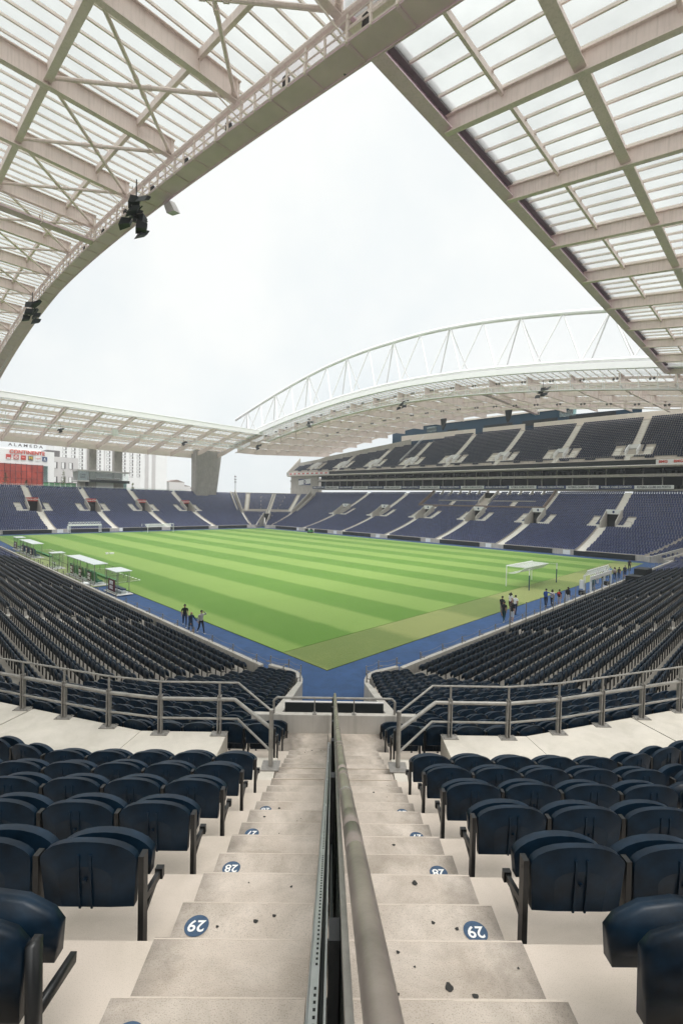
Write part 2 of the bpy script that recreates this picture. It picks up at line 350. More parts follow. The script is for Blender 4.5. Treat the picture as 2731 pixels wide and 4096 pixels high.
def subtract(segs, cuts):
    for a, b in cuts:
        out = []
        for x, y in segs:
            if b <= x or a >= y: out.append((x, y)); continue
            if a > x: out.append((x, a))
            if b < y: out.append((b, y))
        segs = out
    return segs
def straight_terrace(Pf, x0, x1, rows, cuts=lambda o: []):
    b = MB()
    for j in rows:
        o = oj(j); z = zp(o); zl = zp(o - .8) if j > 0 else 0.0
        g0 = gap_p(o); g1 = gap_p(o + .8)
        for a, c in subtract([(x0 + g0, x1 - g0)], cuts(o + .4)):
            ea = a == x0 + g0; ec = c == x1 - g0
            a1 = x0 + g1 if ea else a; c1 = x1 - g1 if ec else c
            b.quad(Pf(a, o, z), Pf(c, o, z), Pf(c1, o + .8, z), Pf(a1, o + .8, z))
            b.quad(Pf(a, o, zl), Pf(c, o, zl), Pf(c, o, z), Pf(a, o, z))
    return b
def corner_pts(o):                              # row line of a corner at offset o: [gap, break, break, gap] as (lateral, s)
    s0 = 22.6 - o; m = 3.1 - (s0 - 7.27) * .1584
    c, sn = math.cos(RAD(18)), math.sin(RAD(18))
    t = (3.27 + (23.69 - s0) * .445 - m) / (c + .445 * sn)
    G = (m + t * c, s0 + t * sn)
    return m, s0, G, t
PORTAL_S = 9.55
def portal_w(s): return 1.13 + (s - PORTAL_S) * .0276
def corner_terrace(rows, slab=True, amax=99):
    b = MB()
    for j in rows:
        if slab and j in (19, 20): continue
        o = oj(j); z = zp(o); zl = zp(o - .8) if j > 0 else 0.
        m0, s0, G0, t0 = corner_pts(o); m1, s1, G1, t1 = corner_pts(o + .8)
        for sg in (-1, 1):
            in0 = (portal_w(s0) + (.1 if s0 < 20.9 else .85)) if s0 > PORTAL_S else 0; in1 = portal_w(s1) + (.1 if s1 < 20.9 else .85) if s1 > PORTAL_S else in0
            T18 = math.tan(RAD(18)); x0 = max(in0, m0); x1 = max(in1, m1); y0 = s0 + (x0 - m0) * T18; y1 = s1 + (x1 - m1) * T18
            for q in ((in0, m0, s0, in1, m1, s1),) if in0 < m0 else ():
                b.quad((sg * q[0], q[2], z), (sg * q[1], q[2], z), (sg * q[4], q[5], z), (sg * q[3], q[5], z))
                b.quad((sg * q[0], q[2], zl), (sg * q[1], q[2], zl), (sg * q[1], q[2], z), (sg * q[0], q[2], z))
            b.quad((sg * x0, y0, z), (sg * G0[0], G0[1], z), (sg * G1[0], G1[1], z), (sg * x1, y1, z))
            b.quad((sg * x0, y0, zl), (sg * G0[0], G0[1], zl), (sg * G0[0], G0[1], z), (sg * x0, y0, z))
    return b

# ------------------------------------------------------------------ seats
def arch(w, zb, zs, zt, n):                     # outline of a seat shell: flat foot, straight sides, arched top
    pts = [(-w * .93, zb), (w * .93, zb)]
    for i in range(n + 1):
        a = math.pi * i / n; x = math.cos(a); k = max(0, 1 - abs(x) ** 2.3) ** .62
        pts.append((w * x, zs + (zt - zs) * k))
    return pts
def shell(mb, w, zb, zs, zt, n, yfun, th):      # curved shell: outline, thickness th, offset yfun(x, z)
    pts = arch(w, zb, zs, zt, n); k = len(pts)
    inner = [(x * .55, zb + (z - zb) * .62 + .02) for x, z in pts]
    base = len(mb.v)
    V = [(x, yfun(x, z), z) for x, z in pts] + [(x, yfun(x, z) + th, z - .004) for x, z in pts] + \
        [(x, yfun(x, z) - .012, z) for x, z in inner] + [(x, yfun(x, z) + th * .8, z) for x, z in inner]
    F = [(i, (i + 1) % k, k + (i + 1) % k, k + i) for i in range(k)]
    F += [(i, 2 * k + i, 2 * k + (i + 1) % k, (i + 1) % k) for i in range(k)]
    F += [(k + i, k + (i + 1) % k, 3 * k + (i + 1) % k, 3 * k + i) for i in range(k)]
    F += [tuple(range(2 * k, 3 * k)), tuple(range(4 * k - 1, 3 * k - 1, -1))]
    mb.add(V, F)
def y_back(x, z): return -.015 - .03 * math.cos(x * 5.5) + .12 * max(0, .52 - z) - .03 * (z - .42)
def y_pan(x, z): return .135 + .02 * math.cos(x * 5.5) - .10 * (z - .45)
SB, SZ, ST = .40, .645, .745
def seat_parts():
    b = MB(); shell(b, .228, SB, SZ, ST, 12, y_back, .038)
    b.tube((0, y_back(0, .565) - .018, .565), (0, y_back(0, .565), .565), .011, 8)
    for x in (-.028, .028):
        for z0, z1 in ((.42, .50), (.50, .58), (.58, .69)): b.bar((x, y_back(x, z0) - .012, z0), (x, y_back(x, z1) - .012, z1), .007, .010, up=(1, 0, 0))
    p = MB(); shell(p, .243, SB + .03, SZ - .09, ST - .09, 12, y_pan, .05)
    lg = MB(); lg.box(.237, -.028, 0, .263, .022, .655); lg.tube((.2345, -.004, .61), (.2335, -.004, .61), .008, 6)
    br = MB(); br.bar((.25, .01, .42), (.25, .21, .385), .022, .035); br.box(.230, .195, .36, .270, .225, .415); br.bar((.25, .0, .34), (.25, .14, .385), .018, .025)
    return b, p, lg, br
def bulk(templates):                            # [(MB, Nx4 array x,y,z,theta)] -> vertices, loops
    VV = []; LL = []; LS = []; MI = []; nv = 0; nl = 0
    for mb, P in templates:
        P = np.asarray(P, float)
        if len(P) == 0: continue
        V = np.array(mb.v); fx, fy = np.cos(P[:, 3]), np.sin(P[:, 3])
        X = P[:, None, 0] + V[None, :, 0] * fy[:, None] + V[None, :, 1] * fx[:, None]
        Y = P[:, None, 1] - V[None, :, 0] * fx[:, None] + V[None, :, 1] * fy[:, None]
        Z = P[:, None, 2] + V[None, :, 2]
        VV.append(np.stack([X, Y, Z], -1).reshape(-1, 3))
        loops = np.concatenate([np.array(f) for f in mb.f]); lens = np.array([len(f) for f in mb.f])
        n = len(P); off = (np.arange(n) * len(V) + nv)
        LL.append((loops[None, :] + off[:, None]).ravel()); LS.append(np.tile(lens, n)); MI.append(np.tile(np.array(mb.m), n))
        nv += n * len(V)
    return np.concatenate(VV), np.concatenate(LL), np.concatenate(LS), np.concatenate(MI)
def bulk_object(name, templates, mats):
    V, Lp, Ls, Mi = bulk(templates); me = bpy.data.meshes.new(name)
    me.vertices.add(len(V)); me.vertices.foreach_set('co', V.ravel())
    me.loops.add(len(Lp)); me.loops.foreach_set('vertex_index', Lp.astype(np.int32))
    me.polygons.add(len(Ls)); st = np.concatenate([[0], np.cumsum(Ls)[:-1]])
    me.polygons.foreach_set('loop_start', st.astype(np.int32)); me.polygons.foreach_set('loop_total', Ls.astype(np.int32))
    for q in mats: me.materials.append(M[q])
    me.polygons.foreach_set('material_index', Mi.astype(np.int32)); me.update(calc_edges=True); me.validate()
    o = bpy.data.objects.new(name, me); COL.objects.link(o); return o
def lod1():
    b = MB(); b.mi = 0
    o = arch(.228, SB, SZ, ST, 6)
    b.prism([(x, y_back(x, z) + .0, z) for x, z in o], (0, .045, 0))
    o = arch(.240, SB + .03, SZ - .09, ST - .09, 6); b.prism([(x, y_pan(x, z), z) for x, z in o], (0, .05, 0))
    b.mi = 1; b.box(.237, -.025, 0, .263, .02, .65); b.bar((.25, .02, .41), (.25, .21, .385), .022, .035); return b
def lod2(mi=0):
    b = MB(); b.mi = mi; o = [(-.20, SB - .1), (.20, SB - .1), (.225, .58), (.13, .72), (-.13, .72), (-.225, .58)]
    b.prism([(x, -.03, z) for x, z in o], (0, .05, 0))
    o2 = [(-.20, SB - .1), (.20, SB - .1), (.22, .54), (.12, .67), (-.12, .67), (-.22, .54)]
    k = len(o2); b.add([(x, .26 - (z - .32) * .42, z) for x, z in o2] + [(x, .04, z + .012) for x, z in o2],
                       [tuple(range(k))] + [(i, (i + 1) % k, k + (i + 1) % k, k + i) for i in range(k)])
    return b
far_seats = []                                  # world x, y, z, facing
near_seats = []                                 # dicts
def to_world(frame, p, f):
    a = frame(np.array([p], float))[0]; b = frame(np.array([[p[0] + f[0] * .1, p[1] + f[1] * .1, p[2]]], float))[0]
    return a[0], a[1], a[2], math.atan2(b[1] - a[1], b[0] - a[0])
def straight_seats(Pf, face, x0, x1, rows, cuts, out, pitch=.5, z_of=None, o_of=None):
    for j in rows:
        o = o_of(j) if o_of else oj(j); z = z_of(o) if z_of else zp(o); gp = gap_p(o + .4) if not o_of else 0
        for a, c in subtract([(x0 + gp + .35, x1 - gp - .35)], cuts(o + .4)):
            n = int((c - a) / pitch)
            if n < 1: continue
            st = a + ((c - a) - n * pitch) / 2 + pitch / 2
            xs = st + pitch * np.arange(n)
            P = np.array([Pf(x, o + .66, z) for x in xs]); Wp = S(P); d = Sd(*face)
            out.append(np.column_stack([Wp, np.full(n, math.atan2(d.y, d.x))]))

# ---- aisles / vomitories in the straight stands
L_AISLES = [6.0 + 16 * k for k in range(7)]; R_AISLES = [7.0 + 15.2 * k for k in range(5)]
FL_V = [8.4, 24.2, 40.0, 55.9]; FR_V = [5.2, 22.3, 38.9, 55.7, 73.0, 91.2]
def near_cuts(aisles): return lambda o: [(a - .33, a + .33) for a in aisles]
def far_cuts(vs, top=True):
    def f(o):
        c = []
        for x in vs:
            if o < 15.2: c.append((x + .2, x + 1.9))
            elif o < 16.05: c.append((x - 4.3, x + 4.3))
            elif o < 20.3:
                c += [(x - 1.75, x + 1.75), (x - 4.3, x - 2.75), (x + 2.75, x + 4.3)]
            elif top: c.append((x - .8, x + .8))
        return c
    return f
def vom_hole(vs): return lambda o: [(x - 1.5, x + 1.5) for x in vs] if 15.4 < o < 20.3 else []
def stair(b, Pf, x0, x1, o0, o1):
    n = int(round((o1 - o0) / .4)); 
    for i in range(n):
        a = o0 + i * .4; z = zp(a) + .03 if (i % 2 == 0) else zp(a + .4) * .5 + zp(a) * .5 + .02
        z0 = zp(a) - .5
        p = [Pf(x0, a, z0), Pf(x1, a, z0), Pf(x1, a + .4, z0), Pf(x0, a + .4, z0), Pf(x0, a, z), Pf(x1, a, z), Pf(x1, a + .4, z), Pf(x0, a + .4, z)]
        b.hexa(p)

# ---- far goal-end stand and far touchline stand (lower tier)
def far_stand(name, label, Pf, x0, x1, rows, vs, face, sign, base, lab_side):
    T = thing(name, label, 'grandstand', S(np.array([base]))[0], 'lower grandstands')
    straight_terrace(Pf, x0, x1, rows, vom_hole(vs)).build('terrace', 'terrace', T, S)
    omax = oj(rows[-1]) + .8
    for x in vs:
        for (a, c, o0, o1) in ((x + .3, x + 1.8, .56, 15.2), (x - 4.3, x - 2.7, 15.76, 20.5), (x + 2.7, x + 4.3, 15.76, 20.5), (x - .75, x + .75, 20.5, omax)):
            b = MB(); stair(b, Pf, a, c, o0, o1); b.build('stair', 'stair', T, S)
        for sx in (-4.3, 1.55): b = MB(); b.hexa([Pf(x + sx, 15.3, 5.0), Pf(x + sx + 2.75, 15.3, 5.0), Pf(x + sx + 2.75, 16.1, 5.0), Pf(x + sx, 16.1, 5.0), Pf(x + sx, 15.3, 5.95), Pf(x + sx + 2.75, 15.3, 5.95), Pf(x + sx + 2.75, 16.1, 5.95), Pf(x + sx, 16.1, 5.95)]); b.build('landing', 'stair', T, S)
        vm = MB()
        for sx in (-1.62, 1.42):
            q = [(15.1, 5.2), (15.1, 6.6), (19.9, 9.35), (20.5, 9.35), (20.5, 5.2)]
            vm.prism([Pf(x + sx, o, z) for o, z in q], np.array(Pf(.2, 0, 0)) - np.array(Pf(0, 0, 0)))
        vm.hexa([Pf(x - 1.42, 19.7, 8.45), Pf(x + 1.42, 19.7, 8.45), Pf(x + 1.42, 20.5, 8.45), Pf(x - 1.42, 20.5, 8.45), Pf(x - 1.42, 19.7, 9.3), Pf(x + 1.42, 19.7, 9.3), Pf(x + 1.42, 20.5, 9.3), Pf(x - 1.42, 20.5, 9.3)])
        vm.quad(Pf(x - 1.42, 15.2, 5.32), Pf(x + 1.42, 15.2, 5.32), Pf(x + 1.42, 21, 5.32), Pf(x - 1.42, 21, 5.32))
        vo = vm.build('vomitory', 'concrete', T, S)
        dk = MB(); dk.quad(Pf(x - 1.42, 20.3, 5.32), Pf(x + 1.42, 20.3, 5.32), Pf(x + 1.42, 20.3, 8.45), Pf(x - 1.42, 20.3, 8.45)); dk.build('opening', 'dark', vo, S)
        rl = MB()
        for sx in (-4.6, 4.6):
            rl.path([Pf(x + sx, 15.3, 5.95), Pf(x + sx, 15.3, 6.75), Pf(x + sx * .72, 15.2, 6.9), Pf(x + sx * .4, 15.2, 6.9)], .03, 5)
        rl.build('handrail', 'galv', vo, S)
        pn = MB(); pn.hexa([Pf(x - 1.5, 19.5, 8.3), Pf(x + 1.5, 19.5, 8.3), Pf(x + 1.5, 19.66, 8.3), Pf(x - 1.5, 19.66, 8.3), Pf(x - 1.5, 19.5, 9.4), Pf(x + 1.5, 19.5, 9.4), Pf(x + 1.5, 19.66, 9.4), Pf(x - 1.5, 19.66, 9.4)])
        po = pn.build('sign_panel', 'red' if sign == 'cola' else 'white', vo, S)
        if sign == 'cola':
            text('lettering', 'Coca-Cola', .82, 'white', vo, S(np.array([Pf(x, 19.47, 8.86)]))[0], Sd(0, 1), (0, 0, 1), shear=.35, bold=.012)
        else:
            c = S(np.array([Pf(x, 19.46, 8.85)]))[0]; e = MB(); e.ball((0, 0, 0), .3, 10, 6, (.8, .15, 1)); e.v = [tuple(np.array(p)) for p in e.v]
            a = math.atan2(Sd(-1, 0).y, Sd(-1, 0).x); e.v = [(c[0] + p[0] * math.cos(a) - p[1] * math.sin(a), c[1] + p[0] * math.sin(a) + p[1] * math.cos(a), c[2] + p[2]) for p in e.v]
            e.build('emblem', 'navy', vo)
    return T
FLT = far_stand('grandstand', 'far goal-end stand of blue seats with red signs over its entrances', PFL, WL, WFR, range(0, 38), FL_V, (-1, 0), 'cola', (130, 34, 0), None)
straight_seats(PFL, (-1, 0), WL, WFR, range(0, 38), far_cuts(FL_V), far_seats)
FRT = far_stand('grandstand', 'long lower stand of blue seats across the pitch, under the glass boxes', PFR, WR, WFL, range(0, 40), FR_V, (0, -1), 'club', (52, 90, 0), None)
def fr_cuts(o):
    c = far_cuts(FR_V)(o)
    if o > 24.2: c = [(a, b) for a, b in c if not (24 < (a + b) / 2 < 62)] + [(39.2, 42.8)]
    if 23.4 < o < 24.2: c.append((22.5, 62))
    if 27.4 < o < 28.1: c += [(26.5, 39), (43, 57)]
    if o > 30.6: c += [(22.5 + 3.3 * k - .5, 22.5 + 3.3 * k + .5) for k in range(13)]
    c += [(22.3, 23.1), (61.6, 62.4)] if o > 24.2 else []
    if 24.2 < o < 28: c += [(31.0, 32.3), (50.5, 51.8)]
    return c
straight_seats(PFR, (0, -1), WR, WFL, range(0, 40), fr_cuts, far_seats)
# VIP block: low brown kerb, side walls, box partitions, doorway
b = MB(); b.box(22.6, WFR + 23.5, 8.4, 62.2, WFR + 23.9, 9.75)
for x in (22.5, 62.0): b.prism([(x, WFR + 23.7, 9.0), (x, WFR + 23.7, 9.9), (x, WFR + 32.2, 14.6), (x, WFR + 32.2, 12.5)], (.25, 0, 0))
b.build('vip_kerb', 'brown', FRT, S)
b = MB()
for k in range(13):
    x = 22.5 + 3.3 * k
    if 37.5 < x < 43.5: continue
    b.prism([(x - .2, WFR + 30.6, 12.2), (x - .2, WFR + 30.6, 12.9), (x - .2, WFR + 32.8, 14.5), (x - .2, WFR + 32.8, 12.2)], (.4, 0, 0))
b.box(24, WFR + 30.3, 11.5, 61, WFR + 30.55, 12.62); b.box(26, WFR + 27.3, 10.8, 38.5, WFR + 28, 11.32); b.box(43.5, WFR + 27.3, 10.8, 57, WFR + 28, 11.32)
b.build('vip_partition', 'pillar', FRT, S)
b = MB(); stair(b, PFR, 31.0, 32.3, 24.2, 28); stair(b, PFR, 50.5, 51.8, 24.2, 28); b.build('stair', 'stair', FRT, S)
b = MB()
for x in (39.2, 42.4): b.prism([(x, WFR + 26.5, 10), (x, WFR + 26.5, 11.3), (x, WFR + 32.6, 14.6), (x, WFR + 32.6, 10)], (.4, 0, 0))
dd = b.build('vip_entrance', 'concrete', FRT, S); b = MB(); b.box(39.6, WFR + 30.0, 10.2, 42.4, WFR + 30.3, 13.6); b.build('opening', 'dark', dd, S)

# ---- front walls, gates and black advertising boards of the far stands
def front_wall(name, label, Pf, x0, x1, gates):
    T = thing(name, label, 'wall', S(np.array([Pf((x0 + x1) / 2, 0, 0)]))[0], 'concrete front walls of the stands')
    b = MB(); p0 = np.array(Pf(x0, 0, 0)); p1 = np.array(Pf(x1, 0, 0)); th = np.array(Pf(0, .25, 0)) - np.array(Pf(0, 0, 0))
    b.prism([p0, p1, p1 + (0, 0, .95), p0 + (0, 0, .95)], th); b.build('wall_panel', 'concrete', T, S)
    for gx in gates:
        q = MB(); q.hexa([Pf(gx - .7, -.05, .05), Pf(gx + .7, -.05, .05), Pf(gx + .7, 0.0, .05), Pf(gx - .7, 0.0, .05), Pf(gx - .7, -.05, .98), Pf(gx + .7, -.05, .98), Pf(gx + .7, 0.0, .98), Pf(gx - .7, 0.0, .98)])
        q.build('gate', 'white', T, S)
    return T
front_wall('stand_wall', 'pale low wall with white gates between the far goal and the far goal-end seats', PFL, WL + 5, WFR - 5, [v + 2.6 for v in FL_V])
front_wall('stand_wall', 'pale low wall with white gates along the far touchline', PFR, WR + 5, WFL - 5, [u + 3.4 for u in FR_V])
for a, c in [(-1.5, 9.0), (12.9, 23.4), (27, 38.5), (41.5, 54.5), (58, 69.5)]:
    b = MB(); b.box(WFL - .22, a, .05, WFL - .06, c, .98)
    o = b.build('advertising_board', 'board', frame=S)
    tag(o, {-1.5: 'black board at the far left end, left of the wheeled far goal', 12.9: 'black board behind the wheeled white goal at the far end', 27: 'black board behind the left half of the far pitch goal', 41.5: 'black board right of the far pitch goal', 58: 'black board at the right end of the far goal-end wall'}[a], 'advertising board', 'black advertising boards')
for i, (a, c) in enumerate([(-3.5, 7.2), (11.4, 22.0), (27.9, 38.7), (44.6, 55.5), (61.8, 73.0), (79.8, 90.5), (95, 106.5)]):
    b = MB(); b.box(a, WFR - .22, .05, c, WFR - .06, .98)
    tag(b.build('advertising_board', 'board', frame=S), 'black board on the far touchline wall, %s from the right corner' % ordinal(i + 1), 'advertising board', 'black advertising boards')

# ---- far corners
CFAR = corner_frame(WFL, WFR, -1, -1); CFR2 = corner_frame(WR, WFR, 1, -1)
def far_corner(frame, label, base):
    T = thing('corner_stand', label, 'grandstand', frame(np.array([base]))[0], 'corner stands')
    corner_terrace(range(0, 38)).build('terrace', 'terrace', T, frame)
    b = MB()
    for sg in (-1, 1):
        m, s0, G, t = corner_pts(15.33); m1, s1, G1, t1 = corner_pts(17.36)
        b.hexa([(sg * .9, s0, 5.1), (sg * m, s0, 5.1), (sg * m1, s1, 5.1), (sg * .9, s1, 5.1), (sg * .9, s0, 5.87), (sg * m, s0, 5.87), (sg * m1, s1, 5.87), (sg * .9, s1, 5.87)])
        b.hexa([(sg * m, s0, 5.1), (sg * G[0], G[1], 5.1), (sg * G1[0], G1[1], 5.1), (sg * m1, s1, 5.1), (sg * m, s0, 5.87), (sg * G[0], G[1], 5.87), (sg * G1[0], G1[1], 5.87), (sg * m1, s1, 5.87)])
    b.build('walkway', 'slab', T, frame)
    b = MB(); stair(b, lambda x, o, z: (x, 22.6 - o, z), -.84, .84, 13.0, 30.9); b.build('stair', 'stair', T, frame)
    for sg in (-1, 1):
        b = MB(); m, s0, G, t = corner_pts(17.4); m2, s2, G2, t2 = corner_pts(30.6)
        n = 32
        for i in range(n):
            o = 17.4 + i * .4125; mm, ss, GG, tt = corner_pts(o); k = 5.6
            x = sg * (mm + k * math.cos(RAD(18))); y = ss + k * math.sin(RAD(18)); z = zp(o) + .1
            b.bar((x - .55 * math.cos(RAD(18)), y - sg * .55 * math.sin(RAD(18)), z - .2), (x + .55 * math.cos(RAD(18)), y + sg * .55 * math.sin(RAD(18)), z - .2), .42, .4)
        b.build('stair', 'stair', T, frame)
    b = MB(); b.box(-.06, PORTAL_S, 5.2, .06, -8, 5.3); 
    q = MB(); q.prism([(-.05, PORTAL_S, 4.9), (-.05, PORTAL_S, 5.5), (-.05, -8, 13.2), (-.05, -8, 12.4)], (.1, 0, 0)); q.build('divider', 'galv', T, frame)
    # portal
    b = MB()
    for sg in (-1, 1):
        w0 = portal_w(PORTAL_S); w1 = portal_w(23.7)
        pa = [(sg * w0, PORTAL_S, -.1), (sg * w1, 23.75, -.1), (sg * w1, 23.75, 1.1), (sg * w0, PORTAL_S, 5.3)]
        b.prism(pa, (sg * .28, 0, 0))
        b.box(min(sg * w1, sg * 3.4), 23.5, 0, max(sg * w1, sg * 3.4), 23.75, 1.0)
    po = b.build('portal', 'concrete', T, frame)
    b = MB(); b.box(-1.3, PORTAL_S - .1, 3.3, 1.3, PORTAL_S + .1, 4.9); b.build('lintel', 'board', po, frame)
    b = MB(); b.quad((-1.3, 6, -.0), (1.3, 6, 0), (1.3, 6, 4), (-1.3, 6, 4)); b.build('opening', 'dark', po, frame)
    b = MB(); b.hexa([(-11.5, -8.2, 11.8), (11.5, -8.2, 11.8), (11.5, -8.5, 11.8), (-11.5, -8.5, 11.8), (-11.5, -8.2, 13.3), (11.5, -8.2, 13.3), (11.5, -8.5, 13.3), (-11.5, -8.5, 13.3)])
    for sg in (-1, 1):
        m, s0, G, t = corner_pts(31.0)
        b.prism([(sg * m, s0, 11.8), (sg * (G[0]+2), G[1], 11.8), (sg * (G[0]+2), G[1], 13.3), (sg * m, s0, 13.3)], (0, -.3, 0))
    b.build('rear_wall', 'concrete', T, frame)
    # seats
    for j in range(0, 38):
        if j in (19, 20): continue
        o = oj(j); z = zp(o); m, s0, G, t = corner_pts(o + .66)
        lo = .9 if s0 < PORTAL_S else portal_w(s0) + .5
        for sg in (-1, 1):
            xs = np.arange(lo + .25, m - .1, .5)
            for x in xs: far_seats.append(np.array([to_world(frame, (sg * x, s0, z), (0, 1))]))
            for tt in np.arange(.3, t - .3, .5):
                if o > 17 and abs(tt - 5.6) < .8: continue
                far_seats.append(np.array([to_world(frame, (sg * (m + tt * math.cos(RAD(18))), s0 + tt * math.sin(RAD(18)), z), (-sg * math.sin(RAD(18)), math.cos(RAD(18))))]))
    # flank walls beside the passage to the next stand
    for sg in ((1, -1) if True else ()):
        b = MB()
        for sh, hh in ((.0, 1.9), (-1.9, 1.0)):
            m, s0, G, t = corner_pts(15.3); m2, s2, G2, t2 = corner_pts(30.6)
            b.prism([(sg * (G[0] + sh * -1), G[1], 5.0), (sg * (G[0] - sh), G[1], 6.5), (sg * (G2[0] - sh), G2[1], 12.6 + hh), (sg * (G2[0] - sh), G2[1], 5.0)], (sg * .3, 0, 0))
        b.build('flank_wall', 'concrete', T, frame)
    return T
far_corner(CFAR, 'far corner stand of blue seats with a dark tunnel mouth at its foot', (0, 12, 0))
far_corner(CFR2, 'corner stand of blue seats beyond the near right seats, at the right edge', (0, 12, 0))

# ------------------------------------------------------------------ near straight stands
NLT = thing('grandstand', 'near left stand of dark seats along the touchline, behind the dugouts', 'grandstand', S(np.array([(52, -20, 0)]))[0], 'lower grandstands')
straight_terrace(PL, WR, WFL, range(0, 36)).build('terrace', 'terrace_grime_shade', NLT, S)
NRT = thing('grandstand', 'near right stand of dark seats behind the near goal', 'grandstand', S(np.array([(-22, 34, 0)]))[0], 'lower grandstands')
straight_terrace(PR, WL, WFR, range(0, 36)).build('terrace', 'terrace_grime_shade', NRT, S)
for T, Pf, As in ((NLT, PL, L_AISLES), (NRT, PR, R_AISLES)):
    for a in As:
        b = MB()
        for j in range(0, 30): o = oj(j) + .42; z = zp(oj(j)) ; b.hexa([Pf(a - .33, o, z - .1), Pf(a + .33, o, z - .1), Pf(a + .33, o + .37, z - .1), Pf(a - .33, o + .37, z - .1), Pf(a - .33, o, z + .13), Pf(a + .33, o, z + .13), Pf(a + .33, o + .37, z + .13), Pf(a - .33, o + .37, z + .13)])
        b.build('stair', 'concrete', T, S)
near_out = []
straight_seats(PL, (0, 1), WR, WFL, range(0, 34), near_cuts(L_AISLES), near_out)
straight_seats(PR, (1, 0), WL, WFR, range(0, 34), near_cuts(R_AISLES), near_out)

# ------------------------------------------------------------------ near corner: terrace, aisle, walkway slab, tunnel mouth
AH = .84
NC = thing('corner_stand', 'corner stand in the foreground with a central aisle and walkway', 'grandstand', C0(np.array([(0, 12, 0)]))[0], 'corner stands')
corner_terrace(range(0, 31)).build('terrace', 'tread', NC, C0)
def slab_piece(b, sg):
    m, s0, G, t = corner_pts(15.33); m1, s1, G1, t1 = corner_pts(17.36)
    zt, zb = zp(16.56), 4.9
    b.hexa([(sg * 1.72, s0, zb), (sg * m, s0, zb), (sg * m1, s1, zb), (sg * 1.72, s1, zb), (sg * 1.72, s0, zt), (sg * m, s0, zt), (sg * m1, s1, zt), (sg * 1.72, s1, zt)])
for sg, nm in ((-1, 'walkway_slab'), (1, 'walkway_slab')):
    b = MB(); slab_piece(b, sg); b.build(nm, 'slab', NC, C0)
    m, s0, G, t = corner_pts(15.33); m1, s1, G1, t1 = corner_pts(17.36); zt, zb = zp(16.56), 4.9
    # outer walkway panels, separated by narrow joints
    for k in range(3):
        f0, f1 = k / 3 + (.004 if k else .0015), (k + 1) / 3
        P = lambda f, M_, S_, GG: (sg * (M_ + (GG[0] - M_) * f), S_ + (GG[1] - S_) * f)
        a, c, d, e = P(f0, m, s0, G), P(f1, m, s0, G), P(f1, m1, s1, G1), P(f0, m1, s1, G1)
        b = MB(); b.hexa([(*a, zb), (*c, zb), (*d, zb), (*e, zb), (*a, zt), (*c, zt), (*d, zt), (*e, zt)]); b.build('walkway_slab', 'slab', NC, C0)
    b = MB(); o = 15.76; b.box(min(sg * .86, sg * 1.72), 6.05, 4.9, max(sg * .86, sg * 1.72), 6.84, zp(o) + .155); b.build('side_step', 'slab', NC, C0)
# aisle half-steps, left and right of the barrier
def aisle_steps(x0, x1):
    b = MB()
    for j in range(8, 31):
        if 22.6 - oj(j) > PORTAL_S - .1: continue
        s_lip = 22.6 - oj(j); s_back = s_lip - .8; z = zp(oj(j)); zu = zp(oj(j + 1))
        zb = z - .45
        b.box(x0, s_back + .003, zb, x1, s_back + .40, (z + zu) / 2)
        if j in (19, 20): b.box(x0, s_back, zb, x1, s_lip, z)
        else: b.box(x0, s_back + .4, zb, x1, s_lip - .003 + .012, z + .010)
    return b
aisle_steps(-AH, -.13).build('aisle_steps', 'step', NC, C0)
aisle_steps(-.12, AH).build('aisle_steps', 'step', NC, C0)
b = MB(); nr = random.Random(11)
for j in range(15, 30):
    s_lip = 22.6 - oj(j); z = zp(oj(j)); zu_ = zp(oj(j + 1))
    if s_lip > PORTAL_S - .8: continue
    for yy, zz in ((s_lip, z + .010), (s_lip - .40, (z + zu_) / 2)):
        for x0, x1 in ((-AH, -.13), (-.12, AH)):
            x = x0
            while x < x1 - .02:
                w = min(nr.uniform(.10, .34), x1 - x); b.box(x, yy - nr.uniform(.001, .006), zz - .010, x + w - .002 * nr.random(), yy + .004, zz + .001); x += w
b.build('worn_nosing', 'tread', NC, C0)['kind'] = 'stuff'
b = MB()
for sg in (-1, 1):
    for o in (15.76, 16.56): b.box(min(sg * AH, sg * 1.72), 22.6 - o - .8, 4.8, max(sg * AH, sg * 1.72), 22.6 - o, zp(o) - .012)
b.build('side_tread', 'tread', NC, C0)
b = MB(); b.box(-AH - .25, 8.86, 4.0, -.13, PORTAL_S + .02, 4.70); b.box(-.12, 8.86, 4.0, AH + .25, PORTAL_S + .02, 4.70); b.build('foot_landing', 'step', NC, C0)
# chewing gum and damp spots on the steps
b = MB(); grng = random.Random(3)
for k in range(120):
    j = grng.choice([20, 21, 22, 23, 24, 25, 25, 26, 26, 27, 18, 17, 16]); half = grng.random() < .5
    z = (zp(oj(j)) + .0105) if not half else (zp(oj(j)) + zp(oj(j + 1))) / 2
    if j in (19, 20) and not half: z = zp(oj(j))
    s = 22.6 - oj(j) - (.8 - grng.uniform(.05, .34) if half else grng.uniform(.05, .36))
    x = grng.uniform(-.8, -.2) if grng.random() < .5 else grng.uniform(.15, .8); r = grng.choice([.005, .006, .008, .010, .013, .017])
    pts = [(x + r * (1 + .25 * math.sin(3 * a + k)) * math.cos(a), s + r * (1 + .2 * math.cos(2 * a + k)) * math.sin(a), z + .0025) for a in np.linspace(0, 2 * math.pi, 11)[:-1]]
    b.quad(*pts)
for x, y in ((-.245, 1.52), (-.60, 1.83), (-.57, 1.845), (-.33, 1.42), (.69, 1.93), (.71, 1.10)):
    pass
b.build('gum_spots', 'gum', NC, C0)
